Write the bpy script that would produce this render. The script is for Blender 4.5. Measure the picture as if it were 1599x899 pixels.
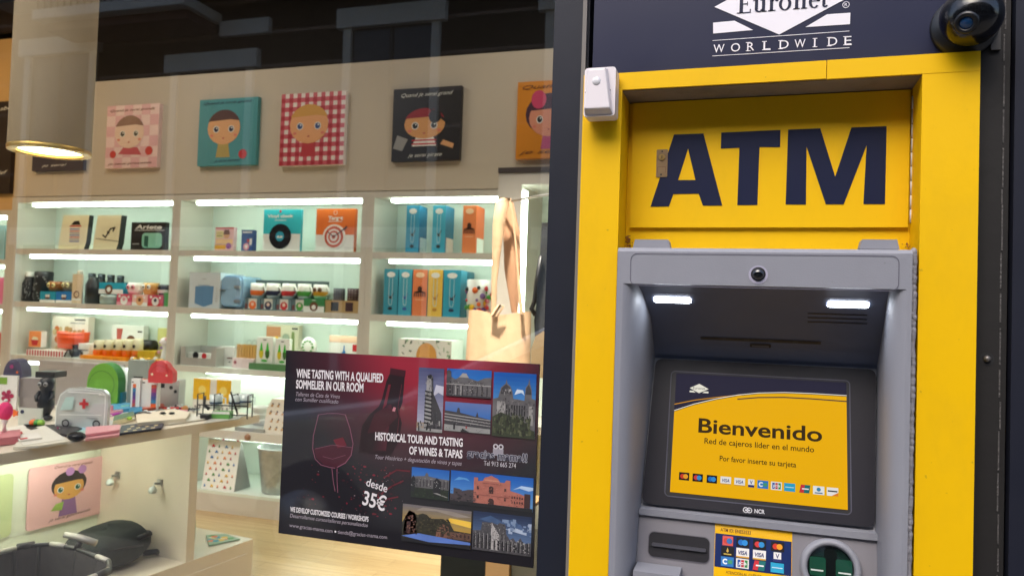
import bpy, math, random
from math import radians, sin, cos, pi
from mathutils import Matrix, Vector
random.seed(7)
S = bpy.context.scene
C = S.collection
for o in list(bpy.data.objects): bpy.data.objects.remove(o)

# ---------------------------------------------------------------- camera
YAW, PITCH, ROLL = radians(17.524), radians(1.749), radians(1.929)
F, CX, CY = 1200.0, 799.5, 449.5
EYE = Vector((0, -1.5, 1.4))
FW = Vector((-sin(YAW)*cos(PITCH), cos(YAW)*cos(PITCH), sin(PITCH)))
_r = Vector((cos(YAW), sin(YAW), 0)); _u = _r.cross(FW)
RT = cos(ROLL)*_r + sin(ROLL)*_u; UP = -sin(ROLL)*_r + cos(ROLL)*_u
cd = bpy.data.cameras.new('camera'); cam = bpy.data.objects.new('camera', cd); C.objects.link(cam)
cam.matrix_world = Matrix(((RT.x, UP.x, -FW.x, EYE.x), (RT.y, UP.y, -FW.y, EYE.y), (RT.z, UP.z, -FW.z, EYE.z), (0, 0, 0, 1)))
cd.sensor_width = 36; cd.lens = F/1599*36; cd.clip_start = .02; cd.clip_end = 400
S.camera = cam
cd.dof.use_dof = True; cd.dof.focus_distance = 1.5; cd.dof.aperture_fstop = 6.5
# ---------------------------------------------------------------- sky, sun, exposure
SUN_EL, SUN_AZ = radians(48), radians(195)
w = bpy.data.worlds.new('World'); S.world = w; w.use_nodes = True
nt = w.node_tree; bg = nt.nodes['Background']
sky = nt.nodes.new('ShaderNodeTexSky'); sky.sky_type = 'NISHITA'; sky.sun_disc = False
sky.sun_elevation = SUN_EL; sky.sun_rotation = SUN_AZ; sky.air_density = 1.0; sky.dust_density = 3.5; sky.ozone_density = 1.5
nt.links.new(sky.outputs[0], bg.inputs[0]); bg.inputs[1].default_value = .15
sl = bpy.data.lights.new('sun', 'SUN'); sl.energy = .8; sl.angle = radians(50); sl.color = (1, .97, .93)
so = bpy.data.objects.new('sun', sl); C.objects.link(so)
sd = Vector((sin(SUN_AZ)*cos(SUN_EL), cos(SUN_AZ)*cos(SUN_EL), sin(SUN_EL)))
so.rotation_euler = sd.to_track_quat('Z', 'Y').to_euler(); so.location = (0, -6, 12)
def area(name, loc, size, e, col, rot=(0, 0, 0), spread=180):
    l = bpy.data.lights.new(name, 'AREA'); l.energy = e; l.size = size; l.color = col; l.spread = radians(spread)
    o = bpy.data.objects.new(name, l); C.objects.link(o); o.location = loc; o.rotation_euler = rot
SHOP = .28
area('shop_ambient_fill', (-3.6, 1.5, 3.75), 1.2, 42*SHOP, (1, .90, .79))  # unseen area lights added near the ceiling for ambient fill
area('shop_ambient_fill', (-.9, 1.6, 3.75), 1.2, 42*SHOP, (1, .90, .79))
area('warm_wall_lamp', (-5.6, 1.6, 3.2), .5, 25*SHOP, (1, .66, .33), (radians(35), 0, 0))
area('bag_spotlight', (-1.15, 1.35, 3.5), .12, 24*SHOP, (1, .90, .78), (radians(16), 0, 0), 45)
vs = S.view_settings; vs.view_transform = 'Standard'; vs.look = 'None'; vs.gamma = 1; vs.use_curve_mapping = False
vs.exposure = 1.2
cy = S.cycles; cy.use_denoising = True; cy.max_bounces = 8; cy.transparent_max_bounces = 12
cy.sample_clamp_indirect = 8; cy.caustics_reflective = False; cy.caustics_refractive = False

# ---------------------------------------------------------------- measuring helpers
def ray(px, py): return ((px-CX)/F*RT - (py-CY)/F*UP + FW)
def hit(px, py, P, n):
    d = ray(px, py); t = (P-EYE).dot(n)/d.dot(n); return EYE + d*t
def at(px, py, Y): return hit(px, py, Vector((0, Y, 0)), Vector((0, 1, 0)))
def atz(px, py, Z): return hit(px, py, Vector((0, 0, Z)), Vector((0, 0, 1)))
def mpp(P): return (P-EYE).dot(FW)/F       # metres per photograph pixel at P
# ---------------------------------------------------------------- materials
def lin(c):
    c = c/255
    return c/12.92 if c <= .04045 else ((c+.055)/1.055)**2.4
_mc = {}
def mat(name, rgb, rough=.5, metal=0, var=.10, scale=6, bump=0, bscale=60, coat=0, spec=.5, hue=None):
    if name in _mc: return _mc[name]
    m = bpy.data.materials.new(name); m.use_nodes = True; n = m.node_tree.nodes; L = m.node_tree.links
    b = n['Principled BSDF']; col = [lin(c) for c in rgb]
    tc = n.new('ShaderNodeTexCoord'); ns = n.new('ShaderNodeTexNoise'); ns.inputs['Scale'].default_value = scale; ns.inputs['Detail'].default_value = 5
    L.new(tc.outputs['Object'], ns.inputs['Vector'])
    mx = n.new('ShaderNodeMix'); mx.data_type = 'RGBA'
    L.new(ns.outputs['Fac'], mx.inputs[0])
    h = hue or (1, 1, 1)
    mx.inputs[6].default_value = [max(0, c*(1-var)) for c in col]+[1]
    mx.inputs[7].default_value = [min(1, c*(1+var)*k) for c, k in zip(col, h)]+[1]
    L.new(mx.outputs[2], b.inputs['Base Color'])
    mr = n.new('ShaderNodeMapRange'); mr.inputs[3].default_value = max(.02, rough-.08); mr.inputs[4].default_value = min(1, rough+.08)
    n2 = n.new('ShaderNodeTexNoise'); n2.inputs['Scale'].default_value = scale*3; L.new(tc.outputs['Object'], n2.inputs['Vector'])
    L.new(n2.outputs['Fac'], mr.inputs[0]); L.new(mr.outputs[0], b.inputs['Roughness'])
    b.inputs['Metallic'].default_value = metal; b.inputs['Coat Weight'].default_value = coat; b.inputs['Specular IOR Level'].default_value = spec
    if bump:
        n3 = n.new('ShaderNodeTexNoise'); n3.inputs['Scale'].default_value = bscale; n3.inputs['Detail'].default_value = 3; L.new(tc.outputs['Object'], n3.inputs['Vector'])
        bp = n.new('ShaderNodeBump'); bp.inputs['Strength'].default_value = bump; bp.inputs['Distance'].default_value = .01
        L.new(n3.outputs['Fac'], bp.inputs['Height']); L.new(bp.outputs[0], b.inputs['Normal'])
    _mc[name] = m; return m
def grime(m, amt=.25, speck=.5, streak=(3, 3, .35)):
    n = m.node_tree.nodes; L = m.node_tree.links; b = n['Principled BSDF']; src = b.inputs['Base Color'].links[0].from_socket
    tc = n.new('ShaderNodeTexCoord'); mp = n.new('ShaderNodeMapping'); mp.inputs['Scale'].default_value = streak; L.new(tc.outputs['Object'], mp.inputs[0])
    a = n.new('ShaderNodeTexNoise'); a.inputs['Scale'].default_value = 5; a.inputs['Detail'].default_value = 8; a.inputs['Roughness'].default_value = .7; L.new(mp.outputs[0], a.inputs['Vector'])
    ra = n.new('ShaderNodeMapRange'); ra.inputs[1].default_value = .48; ra.inputs[2].default_value = .72; ra.inputs[3].default_value = 0; ra.inputs[4].default_value = amt; L.new(a.outputs['Fac'], ra.inputs[0])
    c = n.new('ShaderNodeTexNoise'); c.inputs['Scale'].default_value = 90; c.inputs['Detail'].default_value = 2; L.new(tc.outputs['Object'], c.inputs['Vector'])
    rc = n.new('ShaderNodeMapRange'); rc.inputs[1].default_value = .74; rc.inputs[2].default_value = .78; rc.inputs[3].default_value = 0; rc.inputs[4].default_value = speck; L.new(c.outputs['Fac'], rc.inputs[0])
    mxx = n.new('ShaderNodeMath'); mxx.operation = 'MAXIMUM'; L.new(ra.outputs[0], mxx.inputs[0]); L.new(rc.outputs[0], mxx.inputs[1])
    k = n.new('ShaderNodeMix'); k.data_type = 'RGBA'; k.inputs[7].default_value = (.05, .042, .034, 1); L.new(mxx.outputs[0], k.inputs[0]); L.new(src, k.inputs[6]); L.new(k.outputs[2], b.inputs['Base Color'])
    return m
def ink(r, g=None, b=None):                # flat printed colour / plain plastic, cached by value
    if g is None: g = b = r
    return mat('print %d %d %d' % (r, g, b), (r, g, b), .45, var=.04)
def emit(name, rgb, s, base=None):
    if name in _mc: return _mc[name]
    m = bpy.data.materials.new(name); m.use_nodes = True; b = m.node_tree.nodes['Principled BSDF']
    c = [lin(x) for x in rgb]+[1]; b.inputs['Base Color'].default_value = base or [.02, .02, .02, 1]; b.inputs['Emission Color'].default_value = c
    b.inputs['Emission Strength'].default_value = s; b.inputs['Roughness'].default_value = .25; _mc[name] = m; return m
def scr(r, g, b):
    m = emit('screen %d %d %d' % (r, g, b), (r, g, b), 1.0/2**vs.exposure*.90); m.node_tree.nodes['Principled BSDF'].inputs['Specular IOR Level'].default_value = .12
    m.node_tree.nodes['Principled BSDF'].inputs['Base Color'].default_value = (.004, .004, .004, 1); return m

# ---------------------------------------------------------------- mesh builder
def rrect(x0, y0, x1, y1, r, n=5):
    o = []
    for cx, cyy, a in ((x1-r, y0+r, -90), (x1-r, y1-r, 0), (x0+r, y1-r, 90), (x0+r, y0+r, 180)):
        for k in range(n+1):
            t = radians(a+90*k/n); o.append((cx+r*cos(t), cyy+r*sin(t)))
    return o
def ell(x, y, rx, ry=None, n=20, a0=0, a1=360):
    ry = rx if ry is None else ry
    full = abs(a1-a0) >= 360
    return [(x+rx*cos(radians(a0+(a1-a0)*k/(n if full else n-1))), y+ry*sin(radians(a0+(a1-a0)*k/(n if full else n-1)))) for k in range(n)]
_tx = {}
def glyphs(s, bold=0, shear=0):
    key = (s, bold, shear)
    if key in _tx: return _tx[key]
    cu = bpy.data.curves.new('t', 'FONT'); cu.body = s; cu.size = 1; cu.offset = bold; cu.shear = shear; cu.resolution_u = 4
    o = bpy.data.objects.new('t', cu); C.objects.link(o)
    dg = bpy.context.evaluated_depsgraph_get(); me = o.evaluated_get(dg).to_mesh()
    vv = [(v.co.x, v.co.y) for v in me.vertices]; ff = [tuple(p.vertices) for p in me.polygons]
    ff = [f if sum(vv[f[i]][0]*vv[f[(i+1) % len(f)]][1]-vv[f[(i+1) % len(f)]][0]*vv[f[i]][1] for i in range(len(f))) > 0 else f[::-1] for f in ff]
    o.evaluated_get(dg).to_mesh_clear(); bpy.data.objects.remove(o); bpy.data.curves.remove(cu)
    _tx[key] = (vv, ff); return _tx[key]
class MB:
    def __init__(s): s.v = []; s.f = []; s.k = []; s.sm = []; s.mats = []; s.M = Matrix.Identity(4)
    def add(s, vs_, fs, m, smooth=False):
        if m not in s.mats: s.mats.append(m)
        k = s.mats.index(m); b = len(s.v)
        s.v += [tuple(s.M @ Vector(p)) for p in vs_]
        for f in fs: s.f.append([b+i for i in f]); s.k.append(k); s.sm.append(smooth)
        return s
    def poly(s, pts, m, w=0): return s.add([(u, -w, v) for u, v in pts], [range(len(pts))], m)
    def rect(s, u0, v0, u1, v1, m, w=0): return s.poly([(u0, v0), (u1, v0), (u1, v1), (u0, v1)], m, w)
    def disc(s, u, v, r, m, w=0, ry=None, n=20): return s.poly(ell(u, v, r, ry, n), m, w)
    def ring(s, u, v, ro, ri, m, w=0, k=1, n=24, a0=0, a1=360):
        A = [(u+ro*cos(radians(a0+(a1-a0)*i/n)), v+ro*k*sin(radians(a0+(a1-a0)*i/n))) for i in range(n+1)]
        B = [(u+ri*cos(radians(a0+(a1-a0)*i/n)), v+ri*k*sin(radians(a0+(a1-a0)*i/n))) for i in range(n+1)]
        return s.add([(a, -w, b) for a, b in A+B], [(i, i+1, n+2+i, n+1+i) for i in range(n)], m)
    def line(s, pts, t, m, w=0):
        for a, b in zip(pts, pts[1:]):
            d = Vector((b[0]-a[0], b[1]-a[1]))
            if d.length < 1e-7: continue
            d.normalize(); q = Vector((-d.y, d.x))*t/2; e = d*t*.3
            s.poly([(a[0]-e.x-q.x, a[1]-e.y-q.y), (b[0]+e.x-q.x, b[1]+e.y-q.y), (b[0]+e.x+q.x, b[1]+e.y+q.y), (a[0]-e.x+q.x, a[1]-e.y+q.y)], m, w)
        return s
    def prism(s, pts, w0, w1, m, front=None):      # w1 is the face towards the viewer (-y)
        n = len(pts); P = [(u, -w0, v) for u, v in pts]+[(u, -w1, v) for u, v in pts]
        s.add(P, [(i, (i+1) % n, n+(i+1) % n, n+i) for i in range(n)]+[range(n-1, -1, -1)], m)
        return s.poly(pts, front or m, w1)
    def box(s, x0, y0, z0, x1, y1, z1, m, front=None, right=None, top=None):
        V = [(x, y, z) for z in (z0, z1) for y in (y0, y1) for x in (x0, x1)]
        for f, mm in (((0, 1, 5, 4), front), ((1, 3, 7, 5), right), ((4, 5, 7, 6), top), ((3, 2, 6, 7), None), ((2, 0, 4, 6), None), ((2, 3, 1, 0), None)):
            s.add([V[i] for i in f], [(0, 1, 2, 3)], mm or m)
        return s
    def hex(s, P, m): return s.add(P, [(0, 1, 5, 4), (1, 3, 7, 5), (4, 5, 7, 6), (3, 2, 6, 7), (2, 0, 4, 6), (2, 3, 1, 0)], m)
    def lathe(s, prof, m, c=(0, 0, 0), n=24, sq=1, axis='z', tilt=None):
        V = []
        for r, z in prof:
            for k in range(n):
                a = 2*pi*k/n; p = (r*cos(a), r*sin(a)*sq, z)
                if axis == 'y': p = (p[0], -p[2], p[1])
                if axis == 'x': p = (p[2], p[0], p[1])
                V.append((c[0]+p[0], c[1]+p[1], c[2]+p[2]))
        fs = [(j*n+k, j*n+(k+1) % n, (j+1)*n+(k+1) % n, (j+1)*n+k) for j in range(len(prof)-1) for k in range(n)]
        s.add(V, fs, m, True)
        return s
    def ball(s, c, r, m, sx=1, sy=1, sz=1, n=16):
        V = []; R = n//2+1
        for j in range(R+1):
            t = pi*j/R
            for k in range(n): V.append((c[0]+r*sx*sin(t)*cos(2*pi*k/n), c[1]+r*sy*sin(t)*sin(2*pi*k/n), c[2]-r*sz*cos(t)))
        return s.add(V, [(j*n+k, j*n+(k+1) % n, (j+1)*n+(k+1) % n, (j+1)*n+k) for j in range(R) for k in range(n)], m, True)
    def tube(s, pts, r, m, n=8):
        P = [Vector(p) for p in pts]; V = []
        for i, p in enumerate(P):
            d = (P[min(i+1, len(P)-1)]-P[max(i-1, 0)]).normalized(); a = d.orthogonal().normalized() if abs(d.z) > .9 else d.cross(Vector((0, 0, 1))).normalized()
            b = d.cross(a); rr = r[i] if isinstance(r, (list, tuple)) else r
            V += [tuple(p+(a*cos(2*pi*k/n)+b*sin(2*pi*k/n))*rr) for k in range(n)]
        q = len(P)
        s.add(V, [(j*n+k, j*n+(k+1) % n, (j+1)*n+(k+1) % n, (j+1)*n+k) for j in range(q-1) for k in range(n)]+[range(n-1, -1, -1), range((q-1)*n, q*n)], m, True); return s
    def text(s, t, p0, p1, h, m, w=0, bold=0, shear=0):     # baseline from p0 to p1 (u,v), cap height h
        vv, ff = glyphs(t, bold, shear); x0 = min(p[0] for p in vv); x1 = max(p[0] for p in vv)
        cap = max(p[1] for p in glyphs('H')[0])
        a = Vector(p0); d = Vector(p1)-a; L = d.length; d.normalize(); q = Vector((-d.y, d.x))
        pts = []
        for x, y in vv:
            e = a+d*((x-x0)/(x1-x0)*L)+q*(y/cap*h); pts.append((e.x, -w, e.y))
        return s.add(pts, ff, m)
    def build(s, name, parent=None, loc=(0, 0, 0), rot=0, world=False, bevel=0, seg=2):
        me = bpy.data.meshes.new(name); me.from_pydata(s.v, [], s.f); me.update()
        for m in s.mats: me.materials.append(m)
        me.polygons.foreach_set('material_index', s.k); me.polygons.foreach_set('use_smooth', s.sm); me.update()
        o = bpy.data.objects.new(name, me); C.objects.link(o); o.location = loc; o.rotation_euler = (0, 0, rot)
        if parent:
            o.parent = parent
            if world: o.location = -parent.location
        if bevel:
            b = o.modifiers.new('bevel', 'BEVEL'); b.width = bevel; b.segments = seg; b.limit_method = 'ANGLE'; b.angle_limit = radians(40)
            b.harden_normals = False
        return o
def tag(o, label=None, cat=None, group=None, kind=None):
    if label: o['label'] = label
    if cat: o['category'] = cat
    if group: o['group'] = group
    if kind: o['kind'] = kind
    return o
def empty(name, loc=(0, 0, 0), label=None, cat=None, group=None, rot=0):
    o = bpy.data.objects.new(name, None); C.objects.link(o); o.location = loc; o.rotation_euler = (0, 0, rot); o.empty_display_size = .1
    return tag(o, label, cat, group)
def pm(M, pts):                             # photograph pixels -> (u,v) on the plane of M
    P = M.translation; n = M.to_3x3() @ Vector((0, 1, 0)); I = M.inverted(); o = []
    for q in pts:
        l = I @ hit(q[0], q[1], P, n); o.append((l.x, l.z))
    return o
def flat(Y): return Matrix.Translation((0, Y, 0))

# ================================================================ GROUND, STREET
asph = mat('asphalt', (62, 62, 64), .9, var=.3, scale=3, bump=.5, bscale=120)
pave = mat('pavement', (128, 124, 118), .85, var=.2, scale=2, bump=.3, bscale=80)
b = MB().box(-180, -180, -.6, 180, 180, -.13, asph); tag(b.build('road'), kind='structure')
b = MB().box(-60, -2.15, -.129, 60, .35, 0, pave); tag(b.build('pavement', bevel=.01), kind='structure')
b = MB().box(-60, -12, -.129, 60, -6.6, 0, pave); tag(b.build('pavement', bevel=.01), kind='structure')
# ---------------------------------------------------------------- building across the street (seen mirrored in the glass)
def across(px, py): p = at(px, py, 9.0); return p.x, p.z
xa, za = across(541, 20); xb, _ = across(690, 20)
stone = mat('brown stone', (142, 116, 100), .85, var=.25, scale=1.2, bump=.3, bscale=14)
stone2 = mat('plum stone', (116, 80, 72), .85, var=.2, scale=1.5, bump=.2, bscale=14)
whites = mat('white stone trim', (246, 238, 224), .7, var=.06)
darkgl = mat('dark window glass', (20, 24, 34), .08, var=.1)
iron = mat('black iron', (22, 22, 24), .5)
g = empty('apartment_building', (0, -9, 0), 'brown stone apartment building across the street with white window surrounds', 'building')
b = MB().box(-40, -14, -.1, 30, -9, 7.6, stone)
for z in [i*.55+.3 for i in range(13)]: b.box(-40, -9.02, z, 30, -9, z+.5, stone if int(z*2) % 3 else stone2)
b.build('wall', g, world=True, bevel=.02, seg=1)
b = MB()
for z in (2.55, za+.35): b.box(-40, -9.35, z, 30, -9.03, z+.22, whites).box(-40, -9.2, z-.15, 30, -9.03, z, whites)
b.box(-40, -9.5, 7.6, 30, -9, 7.9, whites); b.build('cornice', g, world=True)
for k in range(-5, 6):
    cx = (xa+xb)/2 + k*3.25
    for z0, z1 in ((.2, 2.3), (2.95, (za if k != -1 else across(262, 92)[1])-.28), (za+.75, 7.4)):
        f = MB()
        hw = (xb-xa)/2
        f.box(cx-hw, -8.93, z0, cx-hw+.13, -9.05, z1, whites).box(cx+hw-.13, -8.93, z0, cx+hw, -9.05, z1, whites).box(cx-hw-.1, -8.88, z1, cx+hw+.1, -9.05, z1+.3, whites)
        fo = f.build('window', g, world=True)
        MB().box(cx-hw+.13, -8.99, z0, cx+hw-.13, -9.03, z1, darkgl).box(cx-.03, -8.97, z0, cx+.03, -9.0, z1, iron).build('pane', fo)
        if z0 > 5:
            r = MB().box(cx-hw-.4, -8.3, z0-.2, cx+hw+.4, -9, z0-.02, whites)
            for i in range(16): r.box(cx-hw-.35+i*.145, -8.36, z0, cx-hw-.33+i*.145, -8.34, z0+.95, iron)
            r.box(cx-hw-.38, -8.38, z0+.93, cx+hw+.38, -8.32, z0+.98, iron); r.build('balcony', g, world=True)
xb0, zb0 = across(120, 60); xb1, _ = across(345, 60); q = MB()
q.box(xb0, -8.1, zb0, xb1, -9.0, zb0+.16, whites).box(xb0+.1, -8.3, zb0-.14, xb1-.1, -9.0, zb0-.001, stone2)
for i in range(22): q.box(xb0+.05+i*(xb1-xb0-.1)/21, -8.16, zb0+.16, xb0+.07+i*(xb1-xb0-.1)/21, -8.14, zb0+1.1, iron)
q.box(xb0, -8.18, zb0+1.1, xb1, -8.12, zb0+1.15, iron).build('balcony', g, world=True)
xc0, zc0 = across(348, 60); xc1, zc1 = across(425, 30); MB().box(xc0, -8.9, zc0, xc1, -9.04, zc1, whites).build('stone_band', g, world=True)
# ---------------------------------------------------------------- parked car behind the photographer
carm = mat('pale silver car paint', (206, 212, 224), .25, metal=.2, coat=1, var=.05); rub = mat('tyre rubber', (24, 24, 24), .9); alum = mat('aluminium', (190, 192, 196), .35, metal=.9)
g = empty('parked_car', (-.9, -3.15, -.13), 'pale silver car parked at the kerb opposite the shop', 'car')
prof = [(-2.15, .30), (2.1, .30), (2.18, .55), (2.1, .98), (1.75, 1.05), (1.2, 1.42), (-.1, 1.48), (-.95, 1.04), (-1.75, .90), (-2.12, .72), (-2.2, .5)]
MB().prism(prof, -.85, .85, carm).build('body', g, bevel=.09, seg=4)
for s_ in (1, -1):
    q = MB(); y = .853*s_
    q.add([(-.78, -y, 1.05), (-.08, -y, 1.38), (.52, -y, 1.38), (.52, -y, 1.03)], [(0, 1, 2, 3)], darkgl).add([(.58, -y, 1.03), (.58, -y, 1.38), (1.1, -y, 1.33), (1.5, -y, 1.06)], [(0, 1, 2, 3)], darkgl); q.build('side_window', g)
MB().add([(-.93, -.7, 1.075), (-.93, .7, 1.075), (-.14, .62, 1.47), (-.14, -.62, 1.47)], [(0, 1, 2, 3)], darkgl).build('windscreen', g)
for x in (-1.4, 1.4):
    for y in (-.86, .86):
        q = MB().lathe([(.18, -.1), (.33, -.1), (.34, 0), (.33, .1), (.18, .1)], rub, (x, y, .33), axis='y').build('wheel', g)
        MB().lathe([(0, .105), (.18, .105), (.2, .09), (.2, -.105), (0, -.105)], alum, (x, y, .33), axis='y').build('rim', q)
for y in (-.62, .62): MB().ball((-2.1, y, .68), .11, mat('headlight glass', (220, 225, 230), .1), sx=.6, sz=.6).build('headlight', g)

# ================================================================ SHOP SHELL
FL = .05
woodm = bpy.data.materials.new('light wood floor'); woodm.use_nodes = True
n = woodm.node_tree.nodes; L = woodm.node_tree.links; bs = n['Principled BSDF']; tc = n.new('ShaderNodeTexCoord'); mp = n.new('ShaderNodeMapping')
L.new(tc.outputs['Object'], mp.inputs[0]); br = n.new('ShaderNodeTexBrick'); L.new(mp.outputs[0], br.inputs['Vector'])
br.inputs['Color1'].default_value = (.56, .40, .20, 1); br.inputs['Color2'].default_value = (.66, .49, .26, 1); br.inputs['Mortar'].default_value = (.34, .23, .11, 1)
br.inputs['Scale'].default_value = 1; br.inputs['Brick Width'].default_value = 1.2; br.inputs['Row Height'].default_value = .1; br.inputs['Mortar Size'].default_value = .0015
wv = n.new('ShaderNodeTexNoise'); mp2 = n.new('ShaderNodeMapping'); mp2.inputs['Scale'].default_value = (1.5, 30, 1); L.new(tc.outputs['Object'], mp2.inputs[0]); L.new(mp2.outputs[0], wv.inputs['Vector']); wv.inputs['Scale'].default_value = 2; wv.inputs['Detail'].default_value = 6
mx = n.new('ShaderNodeMix'); mx.data_type = 'RGBA'; mx.blend_type = 'MULTIPLY'; mx.inputs[0].default_value = .55
rp = n.new('ShaderNodeValToRGB'); rp.color_ramp.elements[0].color = (.6, .52, .42, 1); rp.color_ramp.elements[1].color = (1, 1, 1, 1); rp.color_ramp.elements[0].position = .3; rp.color_ramp.elements[1].position = .65
L.new(wv.outputs['Fac'], rp.inputs[0]); L.new(br.outputs['Color'], mx.inputs[6]); L.new(rp.outputs[0], mx.inputs[7]); L.new(mx.outputs[2], bs.inputs['Base Color']); bs.inputs['Roughness'].default_value = .32
YS = 2.95
cream = mat('cream wall paint', (204, 193, 176), .8, var=.05, scale=1.5, bump=.05, bscale=40)
warm = mat('cream paint tinted by lamplight', (214, 176, 120), .8, var=.06)  # warm lamplight on the cream wall is put into this colour
dark = mat('dark brown ceiling paint', (36, 33, 33), .85, var=.2)
shelfm = mat('cream lacquered shelf', (208, 203, 192), .45, var=.04)
mint = mat('pale mint back panel', (222, 232, 222), .55, var=.04)
tag(MB().box(-7, .02, -.12, 1.6, 3.9, FL, woodm).build('floor'), kind='structure')
tag(MB().box(-7, .3, 3.9, 1.6, 3.9, 4.0, dark).build('ceiling'), kind='structure')
zs = at(400, 301, YS).z; zf = 2.997
g = empty('back_wall', (-2.5, YS, 0), 'cream painted wall above lit shelves with dark upper band', 'wall')
MB().box(-5.44, YS, zs, 1.6, YS+.3, zf, cream).build('cream_panel', g, world=True, bevel=.003)
MB().box(-.85, YS+.06, FL, 1.6, YS+.3, zs-.001, cream).build('lower_panel', g, world=True)
MB().box(-7, 3.4, 0, 1.6, 3.5, 3.9, dark).build('upper_band', g, world=True)
MB().box(-7, YS+.03, zs-.12, -5.445, YS+.3, 3.4, warm).build('lamp_tinted_panel', g, world=True)
tag(MB().box(-7.1, .3, 0, -7, 3.9, 4, warm).build('side_wall'), 'cream side wall coloured by warm lamplight at left end of shop', 'wall')
tag(MB().box(1.6, .1, 0, 1.7, 3.9, 4, cream).build('side_wall'), 'cream side wall of shop hidden behind cash machine', 'wall')
# ---------------------------------------------------------------- shelving bays
led = emit('led strip', (236, 255, 240), 6.5)
ZB = [sum(at(x, y, YS).z for x, y in q)/len(q) for q in (((150, 388), (420, 391.5), (680, 396)), ((150, 473), (420, 484), (680, 497)), ((150, 560), (350, 576)))]
ZT = zs-.045
print('shelf z', ZT, ZB)
TH = .042
def bay(X0, X1, label, boards, top, tl=.042, tr=.042, deep=False, led_in=.10, group='lit shelf bays along back wall'):
    g = empty('shelf_bay', ((X0+X1)/2, YS, FL), label, 'shelving', group); D = .36
    for a, c in ((X0-tl, X0), (X1, X1+tr)): MB().box(a, YS, FL, c, YS+D, top+.04, shelfm, ).build('side_panel', g, world=True, bevel=.002)
    MB().box(X0, YS+D-.02, FL, X1, YS+D, top+.04, mint).build('back_panel', g, world=True)
    MB().box(X0, YS+.002, top, X1, YS+D-.021, top+.04, shelfm).build('top_board', g, world=True)
    for z in boards: MB().box(X0, YS+.004, z-TH, X1, YS+D-.021, z, shelfm, top=mint).build('shelf_board', g, world=True, bevel=.002)
    for z in [top]+[q-TH for q in boards]: MB().prism(rrect(X0+led_in, z-.027, X1-.03, z-.001, .011), -YS-(.24 if deep and z < 1 else .065), -YS-(.21 if deep and z < 1 else .035), led).build('light_strip', g, world=True)
    return g
XB = [(at(28, 400, YS).x, at(265, 400, YS).x), (at(280, 400, YS).x, at(563, 400, YS).x), (at(581, 400, YS).x, at(581, 400, YS).x+1.43)]
XB = [(at(22, 440, YS).x, at(264, 440, YS).x), (at(277, 440, YS).x, at(561, 440, YS).x), (at(580, 440, YS).x, at(580, 440, YS).x+1.43)]
h1, h2 = (XB[1][0]-XB[0][1])/2-.0005, (XB[2][0]-XB[1][1])/2-.0005
bay(*XB[0], 'left full bay of lit shelves holding paper bags and mugs', ZB, ZT, .06, h1)
bay(*XB[1], 'middle bay of lit shelves holding record clock and mini fridge', ZB, ZT, h1, h2, True)
bay(*XB[2], 'right bay of lit shelves holding blue and orange bottle boxes', ZB, ZT, h2, .04, True)
z0s = [at(6, y, YS).z for y in (336, 405, 475, 560)]
bay(-6.9, XB[0][0]-.104, 'sliver of lit shelf bay at left edge of picture', z0s[1:], z0s[0])
# lower counter in front of the middle bays
XCE = at(778, 300, 2.45).x-.01; YL = 2.68; zc = at(400, 676, YL).z; zb_in = at(380, 772, YL).z
g = empty('low_counter', (-3.8, YL, FL), 'low cream counter with open shelf below the middle bay', 'counter')
MB().box(-5.35, YL, zc-.055, XCE, YS+.33, zc, shelfm).build('counter_top', g, world=True, bevel=.003)
MB().box(-5.35, YL+.012, FL, XCE, YL+.03, zb_in-.02, shelfm).build('plinth', g, world=True)
MB().box(-5.35, YL+.01, zb_in-.02, XCE, YS+.3, zb_in, mint).build('shelf_board', g, world=True)
MB().box(-5.35, YS+.27, zb_in, XCE, YS+.3, zc-.056, mint).build('back_panel', g, world=True)
xk = at(280, 720, YL).x
for x in (xk, at(560, 720, YL).x): MB().box(x-.03, YL+.011, zb_in, x, YS+.269, zc-.056, shelfm).build('upright', g, world=True)
MB().prism(rrect(xk+.15, zc-.085, -2.4, zc-.057, .01), -.17-YL, -.14-YL, led).build('light_strip', g, world=True)
p = at(387, 682, YL); MB().lathe([(0, .012), (.018, .012), (.021, 0)], mat('brown wood knob', (150, 105, 70), .5), (p.x, YL, p.z), axis='y').build('knob', g, world=True)
# right-hand tall cabinet
YC = 2.45
g = empty('tall_cabinet', (at(820, 400, YC).x, YC, FL), 'tall lit white cabinet with dark top edge behind hanging tote', 'cabinet')
x0 = at(778, 300, YC).x; x1 = at(811, 400, YC).x; zt = at(815, 270, YC).z; zi = at(830, 288, YC).z
MB().box(x0, YC, FL, x1, YC+.45, zt, shelfm).build('side_panel', g, world=True, bevel=.002)
MB().box(x1, YC, zi, x1+1.0, YC+.45, zt, shelfm).build('top_board', g, world=True)
MB().box(x1, YC+.43, FL, x1+1.0, YC+.45, zi, mint).build('back_panel', g, world=True)
MB().box(x1+1.0, YC, FL, x1+1.04, YC+.45, zt, shelfm).build('side_panel', g, world=True)
MB().box(x0-.003, YC-.006, zt+.001, x1+1.05, YC+.46, zt+.03, mat('dark walnut edge', (66, 56, 52), .5)).build('dark_top_edge', g, world=True)
MB().box(x1+.002, YC+.02, .82, x1+.022, YC+.05, zi-.03, led).build('light_strip', g, world=True)
MB().box(x1, YC+.02, .75, x1+1, YC+.425, .79, shelfm).build('shelf_board', g, world=True)

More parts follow.
